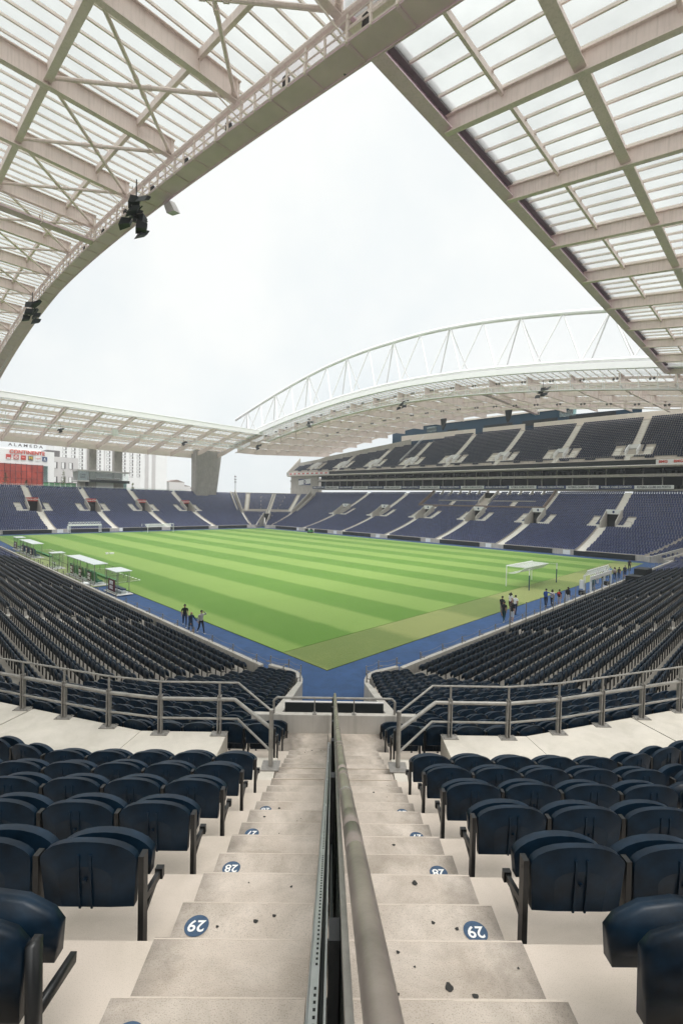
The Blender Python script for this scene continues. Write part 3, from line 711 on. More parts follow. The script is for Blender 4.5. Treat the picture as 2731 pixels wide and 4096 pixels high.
# painted row numbers, reading from below
for sg, xx in ((-1, -.725), (1, .705)):
    for j, num in ((25, '30'), (24, '29'), (23, '28'), (22, '27'), (21, '26')):
        z = (zp(oj(j)) + zp(oj(j + 1))) / 2 + .003; s = 22.6 - oj(j) - .8 + .262 - (.02 if sg > 0 else 0)
        x = xx + (.02 * (24 - j)) * sg * 0
        b = MB(); b.quad(*[(x + .061 * math.cos(a), s + .061 * math.sin(a), z) for a in np.linspace(0, 2 * math.pi, 29)[:-1]]); d = b.build('row_number', 'disc', NC, C0)
        text('numeral', num, .088, 'cream_building', d, C0(np.array([(x, s, z + .002)]))[0], (-1, -.0125, 0), (.0125, -1, 0), depth=0, bold=.0015)
# tunnel mouth
b = MB()
for sg in (-1, 1):
    w0 = portal_w(PORTAL_S); w1 = portal_w(23.7)
    w1 = portal_w(21.3)
    b.prism([(sg * w0, PORTAL_S, -.1), (sg * w1, 21.3, -.1), (sg * w1, 21.3, 1.12), (sg * w0, PORTAL_S, 5.10)], (sg * .24, 0, 0))
b.build('tunnel_flank', 'concrete', NC, C0)
b = MB(); zb = zp(12.9)
b.box(-1.75, PORTAL_S + .012, 2.9, 1.75, PORTAL_S + .14, 5.09); b.build('tunnel_parapet', 'concrete', NC, C0)
b = MB(); b.box(-1.12, PORTAL_S + .70, 4.4, 1.12, PORTAL_S + .80, 5.04); bb = b.build('light_box', 'board', NC, C0)
b = MB(); b.box(-1.12, PORTAL_S + .72, 5.043, 1.12, PORTAL_S + .78, 5.06); b.build('cap_strip', 'grey_building', bb, C0)
for sg in (-1, 1):                               # curved ends of the low front wall into the tunnel
    w1 = portal_w(21.3); pi = [(w1, 21.25), (w1 + .03, 21.8), (w1 + .14, 22.3), (w1 + .36, 22.75), (w1 + .72, 23.1), (w1 + 1.2, 23.38), (3.32, 23.80)]
    po = [(w1 + .24, 21.25), (w1 + .27, 21.75), (w1 + .37, 22.18), (w1 + .55, 22.56), (w1 + .86, 22.88), (w1 + 1.3, 23.15), (3.40, 23.56)]
    b = MB()
    for (p, q), (p2, q2) in zip(zip(pi[:-1], pi[1:]), zip(po[:-1], po[1:])):
        b.hexa([(sg * p[0], p[1], -.1), (sg * q[0], q[1], -.1), (sg * q2[0], q2[1], -.1), (sg * p2[0], p2[1], -.1), (sg * p[0], p[1], 1.1), (sg * q[0], q[1], 1.1), (sg * q2[0], q2[1], 1.1), (sg * p2[0], p2[1], 1.1)])
    b.build('curved_wall_end', 'concrete', NC, C0)

# ---- front walls of the near stands with their rope posts
def near_wall(label, Pf, x0, x1, breaks):
    T = thing('stand_wall', label, 'wall', S(np.array([Pf((x0 + x1) / 2, 0, 0)]))[0], 'concrete front walls of the stands')
    xs = [x0] + breaks + [x1]
    for a, c in zip(xs[:-1], xs[1:]):
        b = MB(); p0 = np.array(Pf(a + .012, 0, -.1)); p1 = np.array(Pf(c - .012, 0, -.1)); th = np.array(Pf(0, .24, 0)) - np.array(Pf(0, 0, 0))
        b.prism([p0, p1, p1 + (0, 0, 1.2), p0 + (0, 0, 1.2)], th); b.build('wall_panel', 'concrete', T, S)
    return T
near_wall('long pale concrete wall between the near left seats and the blue track', PL, WR + 5.0, 119, [3.4, 8.6, 14, 20, 26, 32, 38, 45, 52, 59, 66, 73, 80, 90, 100])
near_wall('pale concrete wall between the near right seats and the blue track', PR, WL + 5.0, WFR - 5, [7.2, 12, 18, 24.2, 31, 38, 45, 52, 59, 66])
def rope_fence(label, Pf, xs):
    T = thing('rope_fence', label, 'rope fence', S(np.array([Pf(xs[0], .1, 1.1)]))[0], 'rope fences on the stand walls')
    tops = []
    for x in xs:
        b = MB(); p = np.array(Pf(x, .06, 1.1)); b.tube(p, p + (0, 0, .42), .03, 6)
        q = np.array(Pf(x, .26, 0)) - np.array(Pf(x, 0, 0)); b.bar(p + (0, 0, .16), p + q + (0, 0, .16), .03, .04); b.bar(p + (0, 0, .30), p + q * .4 + (0, 0, .30), .03, .03)
        b.build('post', 'galv', T, S); tops.append(p + (0, 0, .38))
    b = MB()
    for hz in (0, -.22):
        for p, q in zip(tops[:-1], tops[1:]):
            ln = np.linalg.norm(q - p); prev = p + (0, 0, hz)
            for k in range(1, 6):
                f = k / 5; c = p + (q - p) * f + (0, 0, hz - .10 * 4 * f * (1 - f) * min(1, ln / 2.5)); b.tube(prev, c, .009, 4, cap=False); prev = c
    b.build('rope', 'galv', T, S); return T
rope_fence('rope on short steel posts along the near left wall', PL, [-6.6 + 2.3 * k for k in range(34)])
rope_fence('rope on short steel posts along the near right wall', PR, [-1.5 + 2.2 * k for k in range(30)])
for sg, sd in ((-1, 'left'), (1, 'right')):
    w1 = portal_w(21.3); pp = [(3.3, 23.68), (2.3, 23.2), (1.62, 22.4), (w1 + .12, 21.45)]
    T = thing('rope_fence', 'rope on steel posts round the %s curved wall end of the near tunnel' % sd, 'rope fence', C0(np.array([(sg * 2, 23, 1.1)]))[0], 'rope fences on the stand walls'); tp = []
    for x, y in pp:
        b = MB(); b.tube((sg * x, y, .7 if y < 22 else 1.1), (sg * x, y, 1.55), .03, 6); b.bar((sg * x, y, 1.28), (sg * (x + .2), y - .12, 1.28), .03, .04); b.build('post', 'galv', T, C0); tp.append(np.array((sg * x, y, 1.5)))
    b = MB()
    for hz in (0, -.22):
        for p, q in zip(tp[:-1], tp[1:]):
            m_ = (p + q) / 2 + (0, 0, hz - .07); b.tube(p + (0, 0, hz), m_, .009, 4); b.tube(m_, q + (0, 0, hz), .009, 4)
    b.build('rope', 'galv', T, C0)
for k in range(13):
    b = MB(); v = 8.9 + 2.72 * k; p = np.array(PR(v, .36, .75)); b.tube(p, p + (0, 0, 1.75 - .02 * k), .038, 7); b.box(p[0] - .05, p[1] - .05, .72, p[0] + .05, p[1] + .05, 1.0); b.tube(p + (0, 0, .9), p + (.12, 0, .9), .02, 5)
    tag(b.build('steel_post', 'galv', frame=S), 'tall rusty steel post behind the near right wall, %s from the tunnel' % ordinal(k + 1), 'post', 'tall posts behind the near right wall')

# ------------------------------------------------------------------ near seats
sb, spn, slg, sbr = seat_parts()
cand = []
for P in near_out:
    for r in P: cand.append((r[0], r[1], r[2], r[3], None))
def corner_row(j, o_seat):
    m, s0, G, t = corner_pts(o_seat); z = zp(oj(j))
    for sg, side in ((-1, 'left'), (1, 'right')):
        if j > 18: lo = AH + (.11 if sg < 0 else .06)
        elif s0 < PORTAL_S: lo = .98
        else: lo = portal_w(s0) + .42
        n = 0; x = lo + .25
        while x < m - .12:
            n += 1; x_, y_, z_, th = to_world(C0, (sg * x, s0, z), (0, 1)); cand.append((x_, y_, z_, th, (j, side, n, sg))); x += .5
        tt = x - m + .03
        while tt < t - .3:
            n += 1
            x_, y_, z_, th = to_world(C0, (sg * (m + tt * math.cos(RAD(18))), s0 + tt * math.sin(RAD(18)), z), (-sg * math.sin(RAD(18)), math.cos(RAD(18))))
            cand.append((x_, y_, z_, th, (j, side, n, sg))); tt += .5
for j in range(0, 30):
    if j == 19: continue
    corner_row(j, 15.21 if j == 18 else oj(j) + .66)
def view(c):                                     # distance ahead and whether inside the picture
    d = c[1]; x = c[0]; z = c[2] + .4 - EYE
    if d < .5: return None
    ix = x / d * 1821; iy = -(z / d) * 1821 + 48
    return d if abs(ix) < 1500 and iy < 2300 else None
vis = [(view(c), c) for c in cand if view(c) is not None and c[4] is not None]
vis.sort(key=lambda t: math.hypot(t[1][0], t[1][1])); vis = vis[:300]
chosen = set(id(c) for _, c in vis)
seat_group = 'navy tip-up seats of the near corner stand'
me_parts = None
for _, (x, y, z, th, info) in vis:
    j, side, n, sg = info
    if j > 18: lab = 'navy tip-up seat, row %d, %s from the aisle, %s of the handrail' % (j + 5, ordinal(n), side)
    else: lab = 'navy tip-up seat, %s row below the walkway rail, %s out on the %s' % (ordinal(19 - j), ordinal(n), side)
    t = thing('stadium_seat', lab, 'seat', (x, y, z), seat_group)
    t.rotation_euler = (0, 0, th - math.pi / 2 + rng.normal(0, .012))
    if me_parts is None:
        obs = []
        for nm, mb, mt, sm in (('backrest', sb, 'seat', True), ('seat_pan', spn, 'seat', True), ('leg', slg, 'black', False), ('bracket', sbr, 'black', False)):
            o = mb.build(nm, mt, None, loc=(0, 0, 0), smooth=sm); 
            if sm:
                try: o.data.set_sharp_from_angle(angle=RAD(38))
                except Exception: pass
            o.parent = t; obs.append(o)
        me_parts = obs
    else:
        obs = []
        for src in me_parts:
            o = src.copy(); o.parent = t; COL.objects.link(o); obs.append(o)
    obs[1].rotation_euler = (rng.normal(0, .02), 0, 0)
    if sg < 0 and n == 1:                        # the aisle end of a row on the left keeps its leg on the right side
        pass
    if sg > 0:                                   # mirror: leg and bracket on the aisle side
        obs[2].location.x = -.5; obs[3].location.x = -.5
mid = np.array([c[:4] for c in cand if id(c) not in chosen and c[1] > -14])
dist = np.hypot(mid[:, 0], mid[:, 1])
far = np.concatenate([np.asarray(a).reshape(-1, 4) for a in far_seats])
bulk_near = mid[dist < 75]; bulk_far = mid[dist >= 75]
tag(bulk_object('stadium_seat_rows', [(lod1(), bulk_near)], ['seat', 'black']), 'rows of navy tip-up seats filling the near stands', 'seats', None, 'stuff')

# ------------------------------------------------------------------ upper stand across the pitch, with glass boxes
VF = 107.2                                       # front edge of the upper tier
def tilt(u): return .009 * (u - 20)              # levels climb gently toward the far end
UP = thing('grandstand', 'tall upper stand of dark seats above two storeys of glass boxes across the pitch', 'grandstand', S(np.array([(52, 118, 0)]))[0], 'upper grandstands')
U0, U1 = -26, 140
def zu(o): return 21.35 + .60 * o + .0045 * o * o
def urows(u): return 24 if u < 66 else max(6, 24 - (u - 66) * .245)
UO = lambda j: .4 + .8 * j
def uP(x, o, z): return (x, VF + o, z + tilt(x))
b = MB(); us = np.arange(U0, U1 + .1, 4.0)
UV = [-11.5, 5.4, 22.9, 40.2, 57.6, 74.6, 91.8, 109, 126]
for j in range(25):
    o = UO(j); z = zu(o); zl = zu(o - .8) if j else 20.6
    for a, c in zip(us[:-1], us[1:]):
        if j > urows((a + c) / 2): continue
        b.quad(uP(a, o, z), uP(c, o, z), uP(c, o + .8, z), uP(a, o + .8, z)); b.quad(uP(a, o, zl), uP(c, o, zl), uP(c, o, z), uP(a, o, z))
b.build('terrace', 'terrace', UP, S)
for x in UV:
    b = MB()
    n = int(urows(x + 2)) * 2 - 18
    for i in range(max(0, n)):
        o = 7.2 + i * .4; z = zu(o) + .15; b.hexa([uP(x - .75, o, z - .8), uP(x + .75, o, z - .8), uP(x + .75, o + .4, z - .8), uP(x - .75, o + .4, z - .8), uP(x - .75, o, z), uP(x + .75, o, z), uP(x + .75, o + .4, z), uP(x - .75, o + .4, z)])
    for dx in (-3.4, 3.4):
        for i in range(8):
            o = 3.6 + i * .4; z = zu(o) + .15; b.hexa([uP(x + dx - .8, o, z - .8), uP(x + dx + .8, o, z - .8), uP(x + dx + .8, o + .4, z - .8), uP(x + dx - .8, o + .4, z - .8), uP(x + dx - .8, o, z), uP(x + dx + .8, o, z), uP(x + dx + .8, o + .4, z), uP(x + dx - .8, o + .4, z)])
    for i in range(7):
        o = .6 + i * .4; z = zu(o) + .1; b.hexa([uP(x - .2, o, z - .8), uP(x + 1.0, o, z - .8), uP(x + 1.0, o + .4, z - .8), uP(x - .2, o + .4, z - .8), uP(x - .2, o, z), uP(x + 1.0, o, z), uP(x + 1.0, o + .4, z), uP(x - .2, o + .4, z)])
    b.hexa([uP(x - 4.2, 2.9, 22), uP(x + 4.2, 2.9, 22), uP(x + 4.2, 3.75, 22), uP(x - 4.2, 3.75, 22), uP(x - 4.2, 2.9, 23.5), uP(x + 4.2, 2.9, 23.5), uP(x + 4.2, 3.75, 23.5), uP(x - 4.2, 3.75, 23.5)])
    if n > 0: b.build('stair', 'stair', UP, S)
    vm = MB()
    for sx in (-1.35, 1.15): vm.prism([uP(x + sx, 3.0, 22.5), uP(x + sx, 3.0, 24.6), uP(x + sx, 6.6, 26.4), uP(x + sx, 7.2, 26.4), uP(x + sx, 7.2, 22.5)], (.2, 0, 0))
    vm.hexa([uP(x - 1.15, 6.4, 25.3), uP(x + 1.15, 6.4, 25.3), uP(x + 1.15, 7.1, 25.3), uP(x - 1.15, 7.1, 25.3), uP(x - 1.15, 6.4, 26.4), uP(x + 1.15, 6.4, 26.4), uP(x + 1.15, 7.1, 26.4), uP(x - 1.15, 7.1, 26.4)])
    vo = vm.build('vomitory', 'white', UP, S)
    b = MB(); b.quad(uP(x - 1.15, 6.6, 23.2), uP(x + 1.15, 6.6, 23.2), uP(x + 1.15, 6.6, 25.4), uP(x - 1.15, 6.6, 25.4)); b.build('opening', 'dark', vo, S)
    for dx in (-1, 1):
        b = MB(); b.path([uP(x + dx * 4.4, 2.9, 23.5), uP(x + dx * 4.4, 2.9, 24.4), uP(x + dx * 1.5, 2.9, 24.4)], .035, 5); b.path([uP(x + dx * 4.3, 7, 26.2), uP(x + dx * 4.3, 7, 27), uP(x + dx * .9, 7, 27)], .035, 5); b.build('handrail', 'galv', vo, S)
useats = []
for j in range(1, 25):
    o = UO(j); segs = [(U0, U1 - 1.5)]
    cuts = []
    for x in UV:
        if o < 2.8: cuts.append((x - .3, x + 1.1))
        elif o < 3.9: cuts.append((x - 4.3, x + 4.3))
        elif o < 7.0: cuts += [(x - 1.5, x + 1.5), (x - 4.3, x - 2.5), (x + 2.5, x + 4.3)]
        else: cuts.append((x - .85, x + .85))
    for a, c in subtract(segs, cuts):
        xs = np.arange(a + .3, c - .25, .5)
        xs = xs[[j <= urows(x) for x in xs]] if len(xs) else xs
        if j == 1: xs = xs[(np.floor(xs / 2.2).astype(int) % 3) == 0]
        if len(xs):
            Wp = S(np.array([uP(x, o + .6, zu(o)) for x in xs])); d = Sd(0, -1); useats.append(np.column_stack([Wp, np.full(len(xs), math.atan2(d.y, d.x))]))
useats = np.concatenate(useats)
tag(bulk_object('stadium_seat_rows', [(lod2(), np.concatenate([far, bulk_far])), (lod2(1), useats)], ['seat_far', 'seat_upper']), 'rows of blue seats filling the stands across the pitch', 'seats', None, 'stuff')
# front fascia, soffit, box storeys
def slab(name, mt, z0, z1, v0, v1, u0=U0, u1=U1, parent=UP):
    b = MB(); b.hexa([(u0, v0, z0 + tilt(u0)), (u1, v0, z0 + tilt(u1)), (u1, v1, z0 + tilt(u1)), (u0, v1, z0 + tilt(u0)), (u0, v0, z1 + tilt(u0)), (u1, v0, z1 + tilt(u1)), (u1, v1, z1 + tilt(u1)), (u0, v1, z1 + tilt(u0))])
    return b.build(name, mt, parent, S)
slab('front_fascia', 'board', 20.55, 21.75, VF - .25, VF, -.6, 112)
slab('front_fascia', 'concrete', 20.55, 21.75, VF - .2, VF, 112, U1)
slab('front_lip', 'beige_light', 20.3, 20.5, VF - .3, VF + .4)
slab('soffit', 'concrete', 20.0, 20.3, VF + .1, 116)
slab('floor_slab', 'concrete', 17.75, 18.45, 109, 116)
slab('floor_slab', 'pillar', 14.3, 14.75, 109.1, 116)
slab('box_back_wall', 'dark', 14.7, 20.3, 114.5, 114.8, U0, 121)
slab('end_wall', 'concrete', 12.0, 20.4, 109, 109.6, 121, 139.4)
slab('end_wall', 'concrete', 10.0, 20.4, 109.6, 128, 139.0, 139.4)
for z0, z1 in ((14.75, 17.75), (18.45, 20.3)):
    slab('box_glazing', 'glass_dark', z0, z1 - .02, 110.9, 110.95, U0, 121)
    for k in range(36):
        u = U0 + 4.1 * k
        if u > 121: break
        b = MB(); b.box(u - .10, 110.5, z0 + tilt(u), u + .10, 111.2, z1 + tilt(u)); b.build('mullion', 'pillar', UP, S)
b = MB(); r2 = random.Random(5)
for z0 in (14.85, 18.5):
    for k in range(120):
        u = U0 + 1.2 * k
        if u > 120: break
        if r2.random() < .75: b.box(u, 109.5, z0 + tilt(u), u + .5, 110.1, z0 + .8 + tilt(u))
b.build('box_seats', 'board', UP, S)
b = MB()
for z0 in (16.5, 19.6):
    for k in range(60):
        u = U0 + 2.5 * k + r2.random()
        if u < 119 and r2.random() < .7: b.box(u, 113.9, z0 + tilt(u), u + r2.uniform(.4, 1.4), 114.1, z0 + .07 + tilt(u))
b.build('wall_lights', 'cream_building', UP, S)
b = MB()
for u in (113, 84): b.box(u - 3, 113.5, 18.6 + tilt(u), u + 1.5, 113.7, 19.9 + tilt(u))
for u in (112, 98): b.box(u - 3, 113.5, 15.2 + tilt(u), u + 2, 113.7, 17.2 + tilt(u))
b.build('bright_lounge_panel', 'grey_building', UP, S)
# club banner strip: alternating white and blue panels
names = ['white', 'navy']
for k in range(1, 17):
    u = -12.0 + 8.0 * k; a = 13.75 + tilt(u + 4) + .95
    b = MB(); b.box(u, 108.55, a, u + 8.0, 108.72, a + .92)
    white = k % 2 == 1
    bo = b.build('banner_panel', 'white' if white else 'navy', frame=S)
    tag(bo, '%s lettered club banner panel under the glass boxes, %s counting from the right' % ('white' if white else 'blue', ordinal(k)), 'banner', 'club banner strip under the glass boxes')
    text('lettering', 'FUTEBOL CLUBE DO PORTO', .74, 'grey_text' if white else 'cream_building', bo, S(np.array([(u + 4, 108.5, a + .46)]))[0], Sd(-1, 0), (0, 0, 1), sx=.72, bold=.012)
for i, (u, nn) in enumerate([(x, 0) for x in np.arange(113.5, 139.5, 2.9)] + [(-4.95, 0), (-2.05, 0)]):
    b = MB(); a = 20.6 + tilt(u); b.box(u - 1.45, VF - .42, a, u + 1.45, VF - .27, a + 1.0)
    far_end = u > 50
    bo = tag(b.build('advertising_board', 'white', frame=S), 'white board with red letters, %s from the %s end of the upper stand edge' % (ordinal((i if far_end else i - 9) + 1) if not far_end else ordinal(9 - i), 'left' if far_end else 'right'), 'advertising board', 'red and white letter boards of the upper stand')
    text('lettering', 'BMG', .85, 'red_text', bo, S(np.array([(u, VF - .45, a + .5)]))[0], Sd(-1, 0), (0, 0, 1), bold=.03)
b = MB(); b.box(125.4, 108.75, 17.2, 133.6, 108.95, 20.0); bn = tag(b.build('crest_banner', 'white', frame=S), 'white and blue banner with a round blue club crest on the grey end wall', 'banner')
b = MB(); b.prism([(125.4, 108.72, 20.0), (133.6, 108.72, 20.0), (133.6, 108.72, 19.3), (129, 108.72, 19.75)], (0, .02, 0)); b.prism([(125.4, 108.72, 17.2), (133.6, 108.72, 17.2), (131, 108.72, 17.4), (125.4, 108.72, 17.9)], (0, .02, 0)); b.build('blue_band', 'navy', bn, S)
b = MB(); b.ball((129.4, 108.7, 18.5), .95, 16, 8, (.85, .05, 1)); em = b.build('crest', 'navy', bn, S)
b = MB(); b.prism([(129.0, 108.63, 18.9), (129.8, 108.63, 18.9), (129.8, 108.63, 18.4), (129.4, 108.63, 18.05), (129.0, 108.63, 18.4)], (0, -.02, 0)); b.prism([(129.2, 108.63, 19.3), (129.6, 108.63, 19.3), (129.55, 108.63, 19.6), (129.4, 108.63, 19.75), (129.25, 108.63, 19.6)], (0, -.02, 0)); b.build('shield', 'cream_building', em, S)
# parapet, blue wall behind the top row, end gable
b = MB(); prev = None
for u in np.arange(U0, 92.1, 3.0):
    o = UO(24.6); z = zu(o) + tilt(u) - (.0 if u < 66 else 0)
    p = (u, VF + o + .3, z - .6, z + 1.75)
    b = MB()
    if prev and not (4.3 < u < 7 or 56 < u < 59 or 39 < u < 42): b.hexa([(prev[0], prev[1], prev[2]), (p[0], p[1], p[2]), (p[0], p[1] + .3, p[2]), (prev[0], prev[1] + .3, prev[2]), (prev[0], prev[1], prev[3]), (p[0], p[1], p[3]), (p[0], p[1] + .3, p[3]), (prev[0], prev[1] + .3, prev[3])]); b.build('top_parapet', 'beige_light', UP, S)
    prev = p
b = MB(); b.hexa([(7.5, VF + 23.2, 33), (98, VF + 23.2, 33), (98, VF + 23.5, 33), (7.5, VF + 23.5, 33), (7.5, VF + 23.2, 38.6), (98, VF + 23.2, 40.6), (98, VF + 23.5, 40.6), (7.5, VF + 23.5, 38.6)]); b.box(26, VF + 23.22, 36, 92, VF + 23.48, 41.3); bw = b.build('blue_rear_wall', 'teal', UP, S)
for a, c in ((66.5, 71), (45.5, 56), (30.5, 42), (14, 27)): b = MB(); b.box(a, VF + 23.0, 36.9, c, VF + 23.15, 38.6); b.build('dark_opening', 'dark', bw, S)
for a, c in ((76, 80.5), (25, 30)): b = MB(); b.box(a, VF + 23.0, 38.5, c, VF + 23.15, 40.5); b.build('wall_window', 'glass_teal', bw, S)
b = MB(); b.bar((27, VF + 23.2, 41.3), (92, VF + 23.2, 41.5), .7, .5); b.bar((7, VF + 23.2, 38.7), (27, VF + 23.2, 40.9), .7, .4); b.build('wall_cap', 'beige_light', bw, S)
b = MB()
pts = [(u, zu(UO(min(24, urows(u)))) + tilt(u) + 2.6 + (0 if u < 125 else -0.5)) for u in np.arange(84, U1 + .1, 4)]
for (a, za), (c, zc) in zip(pts[:-1], pts[1:]):
    oa = UO(urows(a)) + 1.2; oc = UO(urows(c)) + 1.2
    b.hexa([(a, VF + oa, za - 5), (c, VF + oc, zc - 5), (c, VF + oc + .3, zc - 5), (a, VF + oa + .3, za - 5), (a, VF + oa, za), (c, VF + oc, zc), (c, VF + oc + .3, zc), (a, VF + oa + .3, za)])
b.build('rear_wall', 'concrete', UP, S)
b = MB(); b.prism([(U1 - .4, VF - .2, 21.6), (U1 - .4, VF - .2, 23), (U1 - .4, VF + 7.5, 30.2), (U1 - .4, VF + 7.5, 21.6)], (.4, 0, 0)); b.build('gable_wall', 'concrete', UP, S)
b = MB()
for k in range(24):
    o = 5 + k * .65; x = 74.6 + 5.0; z = zu(o) + tilt(x)
    b.tube((x, VF + o, z), (x, VF + o, z + 1.0), .06, 5)
    if k: b.tube((x, VF + o - .65, zu(o - .65) + tilt(x) + 1.0), (x, VF + o, z + 1.0), .06, 5)
b.build('white_fence', 'white', UP, S)
b = MB()
for u in np.arange(2, 110, 1.5): b.tube((u, VF + 1.2, zu(1.2) + tilt(u)), (u, VF + 1.2, zu(1.2) + .9 + tilt(u)), .025, 4)
b.tube((2, VF + 1.2, zu(1.2) + .9 + tilt(2)), (110, VF + 1.2, zu(1.2) + .9 + tilt(110)), .03, 4); b.build('front_rail', 'galv', UP, S)

# ------------------------------------------------------------------ roofs
_c = np.polyfit([x for x in (0, 12.5, 22.5, 32.5, 42.5, 52.5, 59.5, 66.5, 80) for _ in (0, 1)], [z for z in (39.9, 39.6, 39.0, 37.95, 36.75, 35.45, 34.3, 33.0, 30.6) for _ in (0, 1)], 4)
def zr(u):
    x = np.abs(np.asarray(u, float) - 52.5); return np.polyval(_c, x)
US = np.linspace(-28, 133, 93)
def strip(b, fa, fb, us=US):                      # ribbon between two space curves
    for a, c in zip(us[:-1], us[1:]): b.quad(fa(a), fa(c), fb(c), fb(a))
def tubec(b, f, r, n=6, us=US):
    for a, c in zip(us[:-1], us[1:]): b.tube(f(a), f(c), r, n, cap=False)
def beamc(b, f, w, h, us=US):
    for a, c in zip(us[:-1], us[1:]): b.bar(f(a), f(c), w, h)
GU = [8.75 * k for k in range(-3, 16)]
def side_roof(label, V, near):
    rise = (lambda w: 0.) if near else (lambda w: .062 * max(0., w - 12))
    T = thing('stadium_roof', label, 'roof', S(np.array([(52.5, V(20), 0)]))[0], 'roofs of the stands')
    W = 46 if near else 54; low = .5 if near else 0
    b = MB(); strip(b, lambda u: (u, V(.8), zr(u) + .05 - low), lambda u: (u, V(12), zr(u) + .05 - low)); strip(b, lambda u: (u, V(12), zr(u) + .05 - low), lambda u: (u, V(W), zr(u) + .05 - low + rise(W))); b.build('roof_panel', 'panel', T, S)
    b = MB()
    for u in np.arange(-28, 133, 1.25 if near else 1.46): z = zr(u) - .10 - low; b.bar((u, V(1), z), (u, V(12), z), .09, .16); b.bar((u, V(12), z), (u, V(W), z + rise(W)), .09, .16)
    b.build('purlins', 'beige_light', T, S)['kind'] = 'stuff'
    b = MB(); 
    for a, c in zip(US[:-1], US[1:]): b.hexa([(a, V(0), zr(a)), (c, V(0), zr(c)), (c, V(.8), zr(c)), (a, V(.8), zr(a)), (a, V(.1), zr(a) + 1.2), (c, V(.1), zr(c) + 1.2), (c, V(.8), zr(c) + 1.2), (a, V(.8), zr(a) + 1.2)])
    b.build('fascia', 'arch' if not near else 'plate', T, S)
    for u in GU:
        if near and u > 100: continue
        z = float(zr(u)); b = MB(); gz = z - (1.4 if near else 1.25); gh = 1.3 if near else 2.2; b.ibeam((u, V(3.3), gz), (u, V(12), gz), .40, gh, .06); b.ibeam((u, V(12), gz), (u, V(W - 1), gz + rise(W - 1)), .40, gh, .06)
        if near:
            for w in (5.9, 11.3, 16.8, 22.3): b.box(u - .19, V(w) - .02, gz - gh / 2 + .05, u + .19, V(w) + .02, gz + gh / 2 - .05)
            b.box(u - .19, V(3.55) - .02, gz - gh / 2 + .05, u + .19, V(3.55) + .02, gz + gh / 2 - .05)
        if not near:
            for w in np.arange(8, W, 5.5): b.box(u - .1, V(w) - .12, z - 2.3 + rise(w), u + .1, V(w) + .12, z - .2 + rise(w))
        b.build('girder', 'beige', T, S)
    for w, hh, ww in ((5.9, .45, .22), (11.3, .9, .42), (16.8, .5, .25), (22.3, .9, .42), (28, .5, .25), (34, .9, .42), (40, .5, .25), (45.6, .9, .42)) + (() if near else ((53.5, .7, .3),)):
        b = MB()
        if hh == .9:
            beamc(b, lambda u: (u, V(w), zr(u) - .55 - low * .6 - hh + rise(w)), ww, .06); beamc(b, lambda u: (u, V(w), zr(u) - .3 - low * .6 - hh / 2 + rise(w)), .07, hh)
        else: beamc(b, lambda u: (u, V(w), zr(u) - .25 - low - hh / 2 + rise(w)), ww, hh)
        b.build('cross_beam', 'beige', T, S)
    b = MB(); tubec(b, lambda u: (u, V(3.4), zr(u) - 1.95), .17, 8); b.build('edge_tube', 'beige', T, S)
    for u0, u1 in zip(GU[:-1], GU[1:]):
        if u1 > 95 and near: continue
        if not near and (u0 < -10 or u1 > 115): continue
        for a, c in ((u0, u1), (u1, u0)):
            b = MB(); b.tube((a, V(3.6), zr(a) - 1.75), (c, V(11.3), zr(c) - 1.45), .12, 8)
            for f in (.03, .45, .55, .97):
                p = np.array((a, V(3.6), float(zr(a)) - 1.75)); q = np.array((c, V(11.3), float(zr(c)) - 1.45)); b.tube(p + (q - p) * (f - .012), p + (q - p) * (f + .012), .16, 8)
            b.build('brace', 'beige', T, S)
    return T
